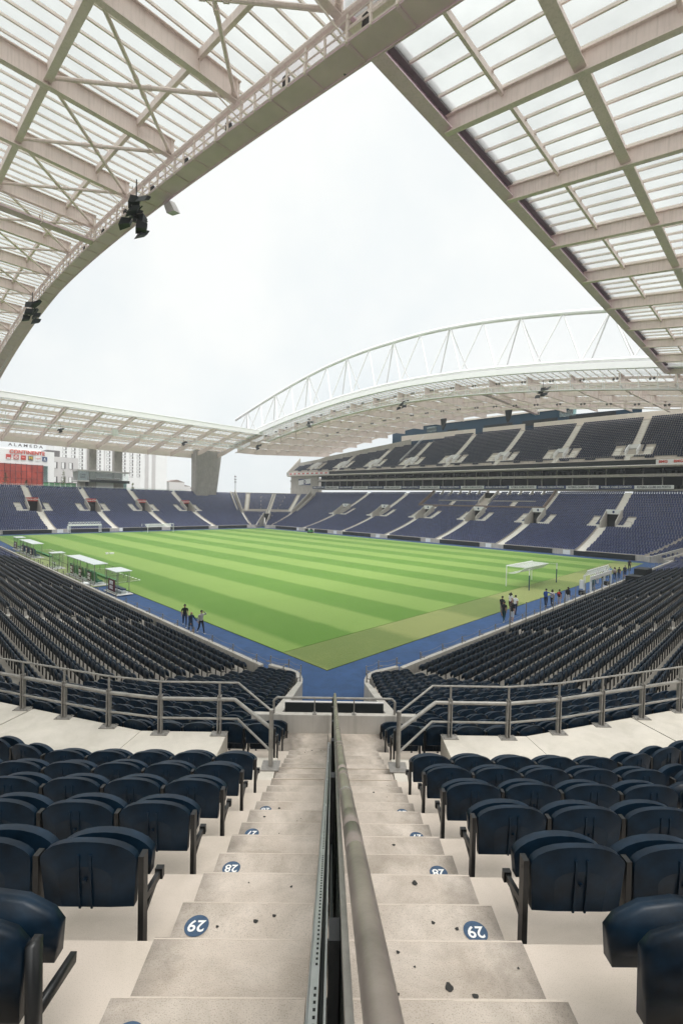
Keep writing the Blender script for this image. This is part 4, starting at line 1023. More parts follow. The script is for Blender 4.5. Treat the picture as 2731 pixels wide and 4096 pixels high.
def gantry(label, V, near, u0=-18, u1=123):
    T = thing('roof_gantry', label, 'gantry', S(np.array([(52.5, V(3), float(zr(52.5)) - 3.4)]))[0], 'maintenance gantries under the roofs')
    us = np.arange(u0, u1 + .1, 2.917)
    zf = lambda u: float(zr(u)) - 3.40
    b = MB()
    for a, c in zip(us[:-1], us[1:]):
        b.hexa([(a + .04, V(2.2), zf(a)), (c - .04, V(2.2), zf(c)), (c - .04, V(3.5), zf(c)), (a + .04, V(3.5), zf(a)), (a + .04, V(2.2), zf(a) + .12), (c - .04, V(2.2), zf(c) + .12), (c - .04, V(3.5), zf(c) + .12), (a + .04, V(3.5), zf(a) + .12)])
        b.hexa([(a - .10, V(2.35), zf(a) - .05), (a + .10, V(2.35), zf(a) - .05), (a + .10, V(3.45), zf(a) - .05), (a - .10, V(3.45), zf(a) - .05), (a - .10, V(2.35), zf(a)), (a + .10, V(2.35), zf(a)), (a + .10, V(3.45), zf(a)), (a - .10, V(3.45), zf(a))])
    b.build('floor_plate', 'plate' if near else 'beige_light', T, S)
    b = MB(); beamc(b, lambda u: (u, V(2.22), zf(u) + .02), .10, .16, us); b.build('edge_strip', 'plate' if near else 'arch', T, S)
    mt = 'beige_light' if near else 'arch'
    for i, u in enumerate(us):
        b = MB(); b.bar((u, V(3.5), zf(u)), (u, V(3.42), float(zr(u)) - 1.95), .13, .13); b.build('post', mt, T, S)
        if i % 3 == 0: b = MB(); b.tube((u, V(3.5), zf(u) + .1), (u + .6, V(5.4), float(zr(u)) - 2.0), .045, 5); b.build('stay', mt, T, S)
    b = MB()
    for h in (.12, .55, 1.05): tubec(b, lambda u: (u, V(3.5), zf(u) + h), .045, 5, us)
    for u in us: m = u + 1.46; b.bar((m, V(3.5), zf(m)), (m, V(3.5), zf(m) + .95), .10, .10)
    b.build('handrail', mt, T, S); b = MB()
    for h in (.12, .55, 1.05): tubec(b, lambda u: (u, V(2.28), zf(u) + h), .04, 5, us)
    for u in us:
        b.bar((u, V(2.3), zf(u)), (u, V(2.3), zf(u) + (1.15 if near else 3.3)), .09, .09)
    b.build('handrail', mt, T, S)
    for i, u in enumerate(us):
        b = MB()
        if i % 2 == 0 and not near:
            b.ball((u + .5, V(2.4), zf(u) + 2.1), .28, 8, 5, (.8, .8, 1)); b.build('floodlight', 'slate', T, S); b = MB(); b.ball((u + 1.1, V(2.4), zf(u) + 2.1), .28, 8, 5, (.8, .8, 1))
        if near and i % 2 == 1: b.box(u - .9, V(3.0) - .15, zf(u) + .15, u - .6, V(3.0) + .15, zf(u) + 1.05)
        if b.v: b.build('floodlight', 'black' if near else 'slate', T, S)
    return T
VN = lambda w: -4.0 - w
VFa = lambda w: 72.2 + w
side_roof('near left roof of translucent panels on beige girders, overhead', VN, True)
side_roof('arched roof over the stand across the pitch, seen from the front', VFa, False)
gantry('grey plated gantry along the curved edge of the near left roof', VN, True)
gantry('white gantry with floodlights along the edge of the far arched roof', VFa, False, -18, 112)
def cross_catwalk(label, u, V, w0, w1, mt):
    T = thing('roof_gantry', label, 'gantry', S(np.array([(u, V(w0), float(zr(u)) - 3.4)]))[0], 'maintenance gantries under the roofs')
    z = float(zr(u)) - 3.4
    b = MB(); n = 6
    for k in range(n):
        a = w0 + (w1 - w0) * k / n; c = w0 + (w1 - w0) * (k + 1) / n; y0, y1 = sorted((V(a + .05), V(c - .02))); b.box(u - .5, y0, z, u + .5, y1, z + .14)
    b.build('floor_plate', 'plate', T, S)
    for sx in (-.5, .5):
        b = MB()
        for h in (.5, 1.0): b.tube((u + sx, V(w0), z + h), (u + sx, V(w1), z + h), .04, 5)
        for k in range(n + 1): w = w0 + (w1 - w0) * k / n; b.bar((u + sx, V(w), z), (u + sx, V(w), z + (1.05 if k % 2 else 2.1)), .1, .1)
        b.build('handrail', mt, T, S)
    return T
cross_catwalk('grey catwalk crossing under the near left roof to its edge gantry', 26.6, VN, 3.5, 30, 'beige_light')
cross_catwalk('grey catwalk crossing under the far arched roof', 27.4, VFa, 3.5, 34, 'beige_light')
# second long gantry deep under the far arched roof
T = thing('roof_gantry', 'thin white gantry deep under the far arched roof', 'gantry', S(np.array([(52, 88, 34)]))[0], 'maintenance gantries under the roofs')
b = MB(); us2 = np.linspace(-8, 100, 45)
for h in (0, 1.1): tubec(b, lambda u: (u, 88, zr(u) - 4.8 + h), .11, 5, us2)
for a, c in zip(us2[:-1], us2[1:]): b.bar((a, 88, zr(a) - 4.8), (a, 88, zr(a) - 2.2), .09, .09)
b.build('truss', 'beige_light', T, S)
for u in np.arange(-6, 98, 5.2):
    for dx in (0, .7): b = MB(); b.ball((u + dx, 87.8, zr(u) - 3.9), .26, 8, 5); b.build('floodlight', 'slate', T, S)

# arch truss above the far roof
AT = thing('arch_truss', 'white arched tubular truss rising above the far roof', 'arch truss', S(np.array([(52.5, 74, 36)]))[0])
_a = np.polyfit([0, 6, 16, 33, 45, 52, 57, 66, 78], [53.6, 53.5, 52.8, 51.2, 49.0, 47.4, 46.2, 44.2, 41.4], 3)
za = lambda u: float(np.polyval(_a, abs(u - 54)))
ua = np.linspace(-26, 132, 60)
b = MB(); tubec(b, lambda u: (u, 75.0, za(u)), .50, 10, ua); b.build('top_chord', 'arch', AT, S, smooth=True)
for vv in (72.8, 77.4):
    b = MB(); tubec(b, lambda u: (u, vv, float(zr(u)) + 1.75), .36, 10, ua); b.build('bottom_chord', 'arch', AT, S, smooth=True)
nodes = np.arange(-16, 125, 8.75)
for k, u in enumerate(nodes):
    if za(u) < float(zr(u)) + 2.6: continue
    for vv in (72.8, 77.4):
        if vv > 75 and k % 2: continue
        for du in (-4.375, 4.375):
            b = MB(); b.tube((u, 75.0, za(u)), (u + du, vv, float(zr(u + du)) + 1.75), .17, 7); b.build('diagonal', 'arch', AT, S)
    b = MB(); b.tube((u - 4.375, 72.8, float(zr(u - 4.375)) + 1.75), (u - 4.375, 72.6, float(zr(u - 4.375)) + .8), .12, 6); b.build('hanger', 'arch', AT, S)

def end_roof(label, U, near):
    T = thing('stadium_roof', label, 'roof', S(np.array([(U(15), 34, 0)]))[0], 'roofs of the stands')
    W = 36; sl = .165; zz = lambda w: 34.75 - sl * w; v0, v1 = (-6.2, 74.2)
    b = MB(); b.quad((U(.5), v0, zz(.5)), (U(.5), v1, zz(.5)), (U(W), v1, zz(W)), (U(W), v0, zz(W))); b.build('roof_panel', 'panel', T, S)
    b = MB(); 
    for v in np.arange(3.0 - 8.85, v1, 1.475): 
        if v > v0: b.bar((U(.75), v, zz(.75) - .12), (U(W), v, zz(W) - .12), .10, .18)
    b.build('purlins', 'beige_light', T, S)
    b = MB(); y0, y1 = v0, v1; x0, x1 = sorted((U(0), U(.85)))
    b.box(x0, y0, 33.45, x1, y1, 33.53); xa, xb = sorted((U(.2), U(.34))); b.box(xa, y0, 33.5, xb, y1, 34.95); b.box(x0, y0, 34.9, x1, y1, 34.98)
    b.build('edge_beam', 'edge_steel' if near else 'arch', T, S)
    if near:
        b = MB(); xg, xh = sorted((U(.42), U(.78))); b.box(xg, y0, 34.35, xh, y1, 34.5); b.build('gutter', 'slate', T, S)
        for v in np.arange(3.0 - 8.85, v1, 1.475):
            pass
    b = MB(); xa, xb = sorted((U(.1), U(.22))); b.box(xa, y0, 33.6, xb, y1, 35.1); b.build('fascia', 'arch', T, S)
    for v in [34 + 8.85 * (k + .5) for k in range(-5, 5)]:
        if v < v0 or v > v1: continue
        b = MB(); b.ibeam((U(.4), v, zz(.4) - .85), (U(W), v, zz(W) - .85 - (0 if near else .8)), .40, 1.15, .06)
        if not near:
            b.prism([(U(10), v - .04, zz(10) - 1), (U(W), v - .04, zz(W) - 1), (U(W), v - .04, zz(W) - 2.6), (U(26), v - .04, zz(26) - 2.6)], (0, .08, 0))
        b.build('girder', 'beige', T, S)
    for w, big in ((4.15, 0), (8.4, 1), (12.6, 0), (16.8, 1), (21, 0), (25.2, 1), (29.4, 0), (33.6, 1)):
        b = MB()
        if big: b.bar((U(w), v0, zz(w) - 1.15), (U(w), v1, zz(w) - 1.15), .06, .6, up=(1, 0, 0)); b.bar((U(w), v0, zz(w) - .65), (U(w), v1, zz(w) - .65), .08, .95)
        else:
            b.bar((U(w), v0, zz(w) - .42), (U(w), v1, zz(w) - .42), .18, .42)
            if near and w < 13:
                for v in np.arange(3.0 - 8.85 + 7.375, v1, 1.475): b.box(U(w) - .16, v - .09, zz(w) - .32, U(w) + .16, v + .09, zz(w) - .14)
        b.build('cross_beam', 'beige', T, S)
    b = MB(); b.bar((U(W), v0, zz(W) - 1.2), (U(W), v1, zz(W) - 1.2), .4, 2.4); b.build('rear_beam', 'beige_light', T, S)
    return T
end_roof('near right roof of translucent panels on beige girders, overhead', lambda w: -7.4 - w, True)
end_roof('far left roof over the goal-end stand, on concrete pillars', lambda w: 112.0 + w, False)
T = thing('roof_gantry', 'white truss gantry hung under the far left roof', 'gantry', S(np.array([(121.5, 34, 28.6)]))[0], 'maintenance gantries under the roofs')
b = MB()
for h in (0, .9):
    for uu in (121.2, 122.0): b.tube((uu, -6, 28.5 + h), (uu, 72, 29.0 + h), .09, 6)
for v in np.arange(-6, 72, 2.95): b.bar((121.2, v, 28.5), (121.2, v, 31.0 if int(v) % 2 else 32.6), .12, .12); b.bar((121.2, v, 28.5), (122, v, 28.5), .1, .1); b.tube((121.2, v, 28.5), (121.2, v + 2.95, 29.4), .05, 5)
b.build('truss', 'arch', T, S)
b = MB(); b.box(121, 26, 28.8, 122.2, 27.6, 30.4); b.build('equipment_cabinet', 'white', T, S)

# ------------------------------------------------------------------ concrete pillars and the glass lounge behind the far goal
for v, w, lab in ((27.8, 2.3, 'left of the two slim concrete pillars rising through the glass lounge'), (36.0, 2.6, 'right of the two slim concrete pillars rising through the glass lounge')):
    b = MB(); b.box(149, v, 8, 151.4, v + w, 28.4); b.box(148.98, v + w * .62, 8, 149.0, v + w * .635, 28)
    for z in (15, 20.2, 24.5): b.box(148.985, v, z, 149.0, v + w, z + .05)
    tag(b.build('concrete_pillar', 'pillar', frame=S), lab, 'pillar', 'concrete roof pillars')
b = MB()
q = [(62.8, 4), (72.0, 4), (72.6, 11), (75.6, 32), (68.9, 30), (63.0, 29)]
b.prism([(143, v, z) for v, z in [(64.5, 4), (69.6, 4), (69.8, 31), (64.3, 31)]], (4, 0, 0))
b.prism([(143.6, v, z) for v, z in [(69.7, 4), (72.6, 4), (76.2, 31), (69.9, 31)]], (3.4, 0, 0))
for z in (13.5, 18, 22.5, 26.5): b.box(142.98, 64.5, z, 143.0, 69.6, z + .05)
tag(b.build('concrete_pillar', 'pillar', frame=S), 'broad leaning concrete pillar at the right end of the far left roof', 'pillar', 'concrete roof pillars')
LG = thing('glass_lounge', 'glass lounge with flat grey roof standing behind the far goal-end seats', 'lounge', S(np.array([(148, 33, 12.5)]))[0])
b = MB(); b.box(147, 23.6, 18.65, 154, 40.6, 19.15); b.build('roof', 'grey_building', LG, S)
b = MB(); b.box(147, 27.3, 15.0, 147.4, 40.6, 15.95); b.build('fascia', 'board', LG, S)
b = MB(); b.box(146.9, 23.6, 15.1, 154, 27.3, 15.55); b.box(147.4, 27.3, 15.3, 154, 40.6, 15.6); b.build('floor', 'grey_building', LG, S)
b = MB(); b.quad((147.2, 23.8, 15.5), (147.2, 27.2, 15.5), (147.2, 27.2, 18.65), (147.2, 23.8, 18.65)); gp = b.build('glazing', 'glass_teal', LG, S)
b = MB(); b.quad((147.3, 27.4, 15.6), (147.3, 40.3, 15.6), (147.3, 40.3, 18.65), (147.3, 27.4, 18.65)); b.build('glazing', 'glass', LG, S)
text('lettering', 'CAFE\nBAR', .8, 'grey_text', gp, S(np.array([(147.1, 25.2, 17.0)]))[0], Sd(0, 1), (0, 0, 1), shear=.2)
b = MB(); b.box(148.6, 30, 15.6, 149.2, 37.5, 16.6); b.build('bar_counter', 'brown', LG, S)
b = MB(); b.box(153.5, 24, 15.6, 154, 40.5, 18.6); b.build('back_wall', 'cream_building', LG, S)
b = MB()
for v in np.arange(30.2, 37.4, .55): b.box(148.4, v, 16.6, 148.6, v + .25, 16.85)
b.build('bar_items', 'white', LG, S)
b = MB(); b.box(149, 24.8, 12.2, 152, 26.6, 15.1); b.box(149, 36.4, 12.2, 152, 39.2, 15.1); b.build('base_wall', 'pillar', LG, S)
b = MB(); b.box(150, 26.6, 12.2, 152, 29.0, 15.1); b.build('base_opening', 'dark', LG, S)
b = MB(); b.box(149.6, 29.0, 12.2, 152, 36.4, 15.1); b.build('base_screen', 'cream_building', LG, S)
# glass screen fence behind the top row
FE = thing('screen_fence', 'low glass and rail fence behind the top row of the far goal-end stand', 'fence', S(np.array([(146, 33, 12)]))[0])
b = MB(); b.quad((146, -12, 12.3), (146, 62, 12.3), (146, 62, 13.5), (146, -12, 13.5)); b.build('glass_panel', 'glass', FE, S)
b = MB()
for v in np.arange(-12, 62, 1.6): b.bar((145.95, v, 12.2), (145.95, v, 13.55), .06, .06)
b.bar((145.95, -12, 13.55), (145.95, 62, 13.55), .05, .05); b.build('rail', 'beige_light', FE, S)
b = MB()
for v in np.arange(-10, 60, 2.1): b.box(145.2, v, 12.35, 145.6, v + .7, 12.95)
tag(b.build('rear_seat_backs', 'seat_far', frame=S), 'dark raised seat backs in a row behind the far goal-end stand', 'seats', None, 'stuff')

# ------------------------------------------------------------------ buildings beyond
ML = thing('shopping_mall', 'white shopping mall with red glass front and large red letters', 'mall', S(np.array([(186, 10, 0)]))[0])
b = MB(); b.box(186, -30, 0, 215, 25.7, 27.5); b.build('wall', 'cream_building', ML, S)
b = MB(); b.box(190, -30, 27.5, 210, 22, 28.2); b.build('upper_storey', 'cream_building', ML, S)
CW = b = MB(); b.box(185.6, -30, 14, 186.0, 21.9, 21.9); cw = b.build('red_curtain_wall', mat('red_glass', (.36, .048, .03), .25, var=.35, scale=.35, spec=.6), ML, S)
b = MB()
for v in np.arange(-30, 22, 1.72): b.box(185.45, v - .07, 14, 185.62, v + .07, 22.1)
for z in (16.5, 19.2, 21.9): b.box(185.5, -30, z - .05, 185.62, 22, z + .05)
b.build('mullion', 'maroon', cw, S)
b = MB(); b.box(185.6, 21.9, 14, 186.0, 23.4, 21.8); b.build('glass_corner', 'glass_teal', ML, S)
text('lettering', 'CONTINENTE', 1.9, 'red_text', ML, S(np.array([(185.7, 16.7, 26.5)]))[0], Sd(0, 1), (0, 0, 1), sx=.95, depth=.12, bold=.03)
text('lettering', 'A L A M E D A', 1.5, 'slate', ML, S(np.array([(187, 16.4, 29.2)]))[0], Sd(0, 1), (0, 0, 1), sx=1.2, depth=.1, bold=.03)
for i, (v, bgm) in enumerate(((10.75, 'red'), (13.1, 'red'), (15.4, 'red'), (17.75, 'slate'), (20.1, 'white'), (22.4, 'blue'))):
    z = 24.55 - .02 * i; b = MB(); b.box(185.7, v - .8, z - .85, 185.95, v + .8, z + .85); sq = b.build('shop_sign', bgm, ML, S)
    o = lambda du=0, dz=0: S(np.array([(185.66, v + du, z + dz)]))[0]
    if i == 0: b = MB(); b.box(185.62, v - .55, z - .8, 185.7, v + .55, z - .35); b.build('white_band', 'white', sq, S)
    if i in (1, 2):
        b = MB(); b.prism([(185.62, v + .62 * math.cos(a), z + (.62 if i == 1 else .45) * math.sin(a)) for a in np.linspace(0, 2 * math.pi, 17)[:-1]], (.06, 0, 0)); b.build('round_mark', 'white' if i == 1 else 'red_text', sq, S)
        if i == 1: text('lettering', 'BURGER\nKING', .3, 'red_text', sq, S(np.array([(185.58, v, z)]))[0], Sd(0, 1), (0, 0, 1), bold=.01)
        else: text('lettering', 'Pizza', .34, 'white', sq, S(np.array([(185.58, v, z)]))[0], Sd(0, 1), (0, 0, 1), shear=.2, bold=.01)
    if i == 3: text('lettering', 'M', 1.7, 'yellow', sq, o(), Sd(0, 1), (0, 0, 1), bold=.02)
    if i == 4: text('lettering', 'H&M', .8, 'red_text', sq, o(), Sd(0, 1), (0, 0, 1), shear=.3)
    if i == 5: b = MB(); b.prism([(185.62, v - .3, z - .1), (185.62, v + .3, z - .1), (185.62, v, z + .6)], (.06, 0, 0)); b.box(185.62, v - .5, z - .45, 185.68, v + .5, z - .3); b.build('white_mark', 'white', sq, S)
def windows(b_name, parent, u, rects, m='glass_teal'):
    for v0, v1, z0, z1 in rects:
        f = MB(); f.box(u - .12, v0, z0, u, v1, z1); fo = f.build('window', 'slate', parent, S); p = MB(); p.box(u - .16, v0 + .12, z0 + .1, u - .12, v1 - (v1 - v0) * .35, z1 - .1); p.build('pane', 'cream_building', fo, S)
GB = thing('grey_building', 'grey rendered block with few windows right of the mall', 'building', S(np.array([(196, 32, 0)]))[0])
b = MB(); b.box(196, 25.9, 0, 214, 37, 26.6); b.build('wall', 'grey_building', GB, S)
b = MB(); b.box(200, 25.9, 26.6, 214, 31, 29.5); b.build('roof_block', 'slate', GB, S)
windows('', GB, 196, [(27.6, 29.2, 21.7, 24.4), (30.6, 32.2, 21.7, 24.4), (33.4, 35.0, 21.7, 24.4), (27.6, 29.2, 15.9, 18.3), (30.6, 32.2, 15.9, 18.3), (33.4, 35.0, 15.9, 18.3)])
AP = thing('apartment_block', 'tall white apartment block with square windows behind the slim pillars', 'building', S(np.array([(240, 62, 0)]))[0])
b = MB(); b.box(240, 38, 0, 256, 96, 37); b.build('wall', 'cream_building', AP, S)
rc = []
for fl in range(4):
    z = 20.3 + fl * 3.9
    for v in (42.5, 46.5, 50.0, 55, 58.6, 63.4, 67.5, 71.4, 75.5, 79.4):
        for dz in (0, 1.85): rc.append((v - .8, v + 1.0, z + dz, z + dz + 1.35))
windows('', AP, 240, rc)
for v in (52.4, 61.2, 83, 87):
    St = MB(); St.box(239.97, v, 12, 240, v + (.7 if v < 80 else 2.2), 36)
    for z in np.arange(12, 36, .55): St.box(239.9, v, z, 239.98, v + (.7 if v < 80 else 2.2), z + .3)
    St.build('stair_louvre', 'grey_building', AP, S)
AP2 = thing('apartment_block', 'pale apartment block partly hidden, right of the tall white block', 'building', S(np.array([(262, 95, 0)]))[0])
b = MB(); b.box(262, 92, 0, 275, 104, 35.5); b.build('wall', 'cream_building', AP2, S)
b = MB()
for z in np.arange(14, 34, 2.7):
    for v in (94, 97, 100): b.box(261.8, v, z, 262, v + 1.6, z + 1.7)
b.build('windows', 'grey_building', AP2, S)
LB = thing('low_building', 'low pale building with a teal glass front right of the lounge', 'building', S(np.array([(190, 55, 0)]))[0])
b = MB(); b.box(190, 43.5, 0, 205, 61, 19.2); b.build('wall', 'cream_building', LB, S)
b = MB(); b.box(189.8, 47, 12, 190, 55, 17.0); b.build('glazing', 'glass_teal', LB, S)
for i, (u, v0, v1, h) in enumerate(((250, 102, 112, 20.5), (262, 108, 122, 18.5), (270, 118, 130, 17.2))):
    T = thing('low_house', ['flat roofed pale house far off left of the broad pillar', 'pale far house with several gables left of the broad pillar', 'lowest pale far house beside the broad pillar'][i], 'house', S(np.array([(u, (v0 + v1) / 2, 0)]))[0], 'far houses beyond the stand')
    b = MB(); b.box(u, v0, 0, u + 8, v1, h); b.build('wall', 'grey_building', T, S); b = MB(); b.prism([(u, v0 - .4, h), (u, v1 + .4, h), (u, (v0 + v1) / 2, h + 1.6)], (8, 0, 0)); b.build('roof', 'brown', T, S)
b = MB()
for h, r in ((0, .25), (1, .2)): b.tube((200, 117.5 + h * .6, 10), (200, 117.5 + h * .6, 24.2 - h * 3), .12 - .04 * h, 5)
for z in (20, 21.5, 23): b.box(199.8, 117.0, z, 200.1, 118.3, z + .5)
tag(b.build('antenna_mast', 'slate', frame=S), 'thin antenna mast rising over the far corner stand', 'antenna')
FP = thing('green_fence', 'green panel fence below the grey building', 'fence', S(np.array([(155, 20, 12)]))[0])
for v in np.arange(15.6, 25.4, 1.65):
    b = MB(); b.box(155, v, 12.2, 155.1, v + 1.5, 14.5); b.build('panel', 'green', FP, S)
b = MB(); b.box(154.95, 15.5, 14.5, 155.15, 25.6, 14.65); b.build('top_rail', 'slate', FP, S)
def sapling(u, v, h, lab, m, seed, spread):
    T = thing('sapling_tree', lab, 'tree', S(np.array([(u, v, 11.5)]))[0], 'young trees behind the far goal-end stand'); rr = random.Random(seed)
    b = MB(); b.tube((u, v, 11.5), (u + .1, v, 11.5 + h), .07, 6, .02); l = MB()
    for k in range(26):
        t = .3 + .7 * rr.random(); z = 11.5 + h * t; a = rr.uniform(0, 6.28); ln = spread * (1.15 - t) * rr.uniform(.5, 1)
        e = (u + ln * math.cos(a), v + ln * math.sin(a), z + ln * .45); b.tube((u, v, z), e, .02, 4, .008)
        for q in range(16):
            f = rr.uniform(.3, 1.05); c = np.array((u + (e[0] - u) * f, v + (e[1] - v) * f, z + (e[2] - z) * f)) + np.array([rr.gauss(0, .12) for _ in range(3)])
            d = np.array([rr.gauss(0, .11) for _ in range(3)]); e2 = np.array([rr.gauss(0, .11) for _ in range(3)]); l.quad(c, c + d, c + d + e2)
    b.build('trunk', 'bark', T, S); l.build('crown', m, T, S)
sapling(153, 4.8, 5.2, 'bushy young conifer in front of the red mall front', 'leaf_dark', 1, 1.5)
sapling(153, 10.3, 3.2, 'small young conifer right of the taller one by the red mall front', 'leaf_dark', 2, .9)
sapling(153, 20.9, 7.4, 'sparse yellow-green sapling in front of the grey building', 'leaf', 3, 1.5)
sapling(153, 44.0, 3.8, 'small yellow-green sapling right of the glass lounge', 'leaf', 4, 1.0)

# ------------------------------------------------------------------ goals
def goal(label, u, sgn, net_hang):
    T = thing('football_goal', label, 'goal', S(np.array([(u, 34, 0)]))[0], 'football goals')
    for v in (34 - 3.72, 34 + 3.72):
        pv = math.copysign(.5, v - 34); b = MB(); b.tube((u, v, 0), (u, v, 2.5), .062, 10); b.build('goal_post', 'white', T, S)
        b = MB(); b.tube((u + sgn * 2.95, v + pv, 0), (u + sgn * 2.95, v + pv, 1.75), .06, 8); b.build('net_pole', 'navy', T, S)
        b = MB(); b.tube((u + sgn * 2.95, v + pv, 1.75), (u + sgn * 2.95, v + pv, 2.5), .062, 8); b.build('net_pole_top', 'white', T, S)
    b = MB(); b.tube((u, 34 - 3.78, 2.5), (u, 34 + 3.78, 2.5), .062, 10); b.build('crossbar', 'white', T, S)
    b = MB(); n = 34; m = 18; d = net_hang
    def P(i, k):                                  # roof then hanging back panel, lifted up
        v = 34 - 3.7 + 7.4 * i / n; t = k / m
        if t < .55: x = t / .55 * 2.2; z = 2.46 - .12 * math.sin(t / .55 * math.pi) * math.sin(math.pi * i / n)
        else: q = (t - .55) / .45; x = 2.2 - q * 2.05; z = 2.44 - q * .80 - .30 * math.sin(q * math.pi)
        return (u + sgn * x, v, z)
    for i in range(n + 1):
        for k in range(m): b.tube(P(i, k), P(i, k + 1), .011, 3, cap=False)
    for k in range(m + 1):
        for i in range(n): b.tube(P(i, k), P(i + 1, k), .011, 3, cap=False)
    b.build('net', 'net', T, S)
    b = MB(); PP = [[P(i, k) for k in range(m + 1)] for i in range(n + 1)]
    for i in range(n):
        for k in range(m): b.quad(PP[i][k], PP[i + 1][k], PP[i + 1][k + 1], PP[i][k + 1])
    b.build('fine_mesh', 'fine_net', T, S)
    for v in (34 - 3.7, 34 + 3.7): b = MB(); b.tube((u + sgn * 2.2, v, 2.44), (u + sgn * 2.95, v + math.copysign(.5, v - 34), 2.42), .012, 4); b.build('net_cord', 'net', T, S)
goal('white goal with its net lifted on dark poles, at the near right end', -.02, -1, True)
goal('small white goal with net at the far end, against the seats', 105.0, 1, True)
def truss_goal(label, u, v0, v1, zt=2.6):
    T = thing('wheeled_goal', label, 'goal', S(np.array([(u, (v0 + v1) / 2, 0)]))[0], 'wheeled white truss goals')
    b = MB(); c = [(u - .35, zt - .25), (u + .35, zt - .25), (u, zt + .35)]
    for x, z in c: b.tube((x, v0, z), (x, v1, z), .045, 6)
    n = 12
    for k in range(n):
        a = v0 + (v1 - v0) * k / n; e = v0 + (v1 - v0) * (k + 1) / n; m = (a + e) / 2
        for x in (-.35, .35): b.tube((u + x, a, zt - .25), (u, m, zt + .35), .025, 4); b.tube((u, m, zt + .35), (u + x, e, zt - .25), .025, 4)
    b.build('truss_bar', 'white', T, S)
    b = MB(); b.box(u - .36, v0, zt - .62, u - .33, v1, zt - .27); b.build('rolled_net', 'white', T, S)
    for v, s in ((v0, 1), (v1, -1)):
        b = MB()
        for x in (-.33, .33):
            for y in (0, .45 * s): b.tube((u + x, v + y, .15), (u + x * .95, v + y, zt - .25), .04, 6)
            b.tube((u + x, v, .5), (u + x, v + .45 * s, 1.2), .02, 4)
        b.bar((u - .5, v + .2 * s, .25), (u + .5, v + .2 * s, .25), .5, .06); b.build('leg_frame', 'white', T, S)
        b = MB(); 
        for x in (-.45, .45): b.tube((u + x - .05, v + .2 * s, .16), (u + x + .05, v + .2 * s, .16), .16, 10)
        b.build('wheel', 'black', T, S)
    b = MB(); b.box(u + .36, v0 - .1, 1.0, u + .7, v0 + .3, 1.9); b.build('winch_box', 'white', T, S)
truss_goal('white wheeled training goal on the blue track by the near right wall', -8.9, 30.2, 37.9)
truss_goal('white wheeled training goal before the black board at the far left end', 112.6, 12.3, 20.4)
b = MB(); b.box(58.3, 4.3, .02, 58.7, 4.7, .35); b.box(58.3, 4.9, .02, 58.6, 5.6, .3); tag(b.build('equipment_box', 'white', frame=S), 'small white equipment box on the grass in mid pitch', 'box')

# ------------------------------------------------------------------ dugouts and booths
def sb_panel(parent, u0, u1, v, z0, z1):
    b = MB(); b.box(u0, v, z0, u1, v + .03, z1); p = b.build('sign_panel', 'maroon', parent, S)
    text('lettering', 'SUPER\nBOCK', (z1 - z0) * .40, 'white', p, S(np.array([((u0 + u1) / 2, v - .02, (z0 + z1) / 2)]))[0], Sd(-1, 0), (0, 0, 1), sx=.66, bold=.012)
def dugout(label, u0, u1, v0, v1, h, seats, blue):
    T = thing('dugout', label, 'dugout', S(np.array([((u0 + u1) / 2, v0, 0)]))[0], 'team dugouts beside the pitch')
    b = MB(); b.box(u0 - .1, v0 - .15, h, u1 + .1, v1 + .25, h + .06); b.build('roof', 'roofpanel_white', T, S)
    b = MB()
    for u in np.linspace(u0, u1, 5 if u1 - u0 > 4 else 2): b.tube((u, v0, .05), (u, v0, h), .035, 6)
    b.tube((u0, v1, .05), (u0, v1, h), .03, 6); b.tube((u1, v1, .05), (u1, v1, h), .03, 6); b.tube((u0, v0, .1), (u1, v0, .1), .05, 6); b.build('frame', 'galv', T, S)
    b = MB(); b.quad((u0, v0, .1), (u1, v0, .1), (u1, v0, h), (u0, v0, h)); b.quad((u0, v0, .1), (u0, v1, .1), (u0, v1, h), (u0, v0, h)); b.quad((u1, v0, .1), (u1, v1, .1), (u1, v1, h), (u1, v0, h)); b.build('glass_wall', 'glass', T, S)
    b = MB(); b.box(u0 - .6, v0 - .2, .06, u1 + .3, v1 + .2, .10); b.build('base', 'grey_building', T, S)
    if seats:
        for k in range(seats):
            u = u0 + .45 + (u1 - u0 - .9) * k / (seats - 1); b = MB()
            b.prism([(u - .26, v0 + .30, .3), (u + .26, v0 + .30, .3), (u + .24, v0 + .2, 1.25), (u + .12, v0 + .18, 1.45), (u - .12, v0 + .18, 1.45), (u - .24, v0 + .2, 1.25)], (0, .12, 0)); b.box(u - .26, v0 + .35, .35, u + .26, v0 + .9, .5); b.build('bench_seat', 'navy' if blue else 'turf_mat', T, S)
        for f in (.12, .45, .78):
            a = u0 + (u1 - u0) * f; sb_panel(T, a, a + .95, v0 - .05, .35, 1.35)
    return T
dugout('long white-roofed dugout with maroon lettered signs, nearest the corner', 29.6, 39.8, -6.1, -5.0, 2.3, 9, False)
dugout('long white-roofed dugout with maroon lettered signs, the farther one', 59.2, 69.0, -5.9, -4.8, 2.2, 9, True)
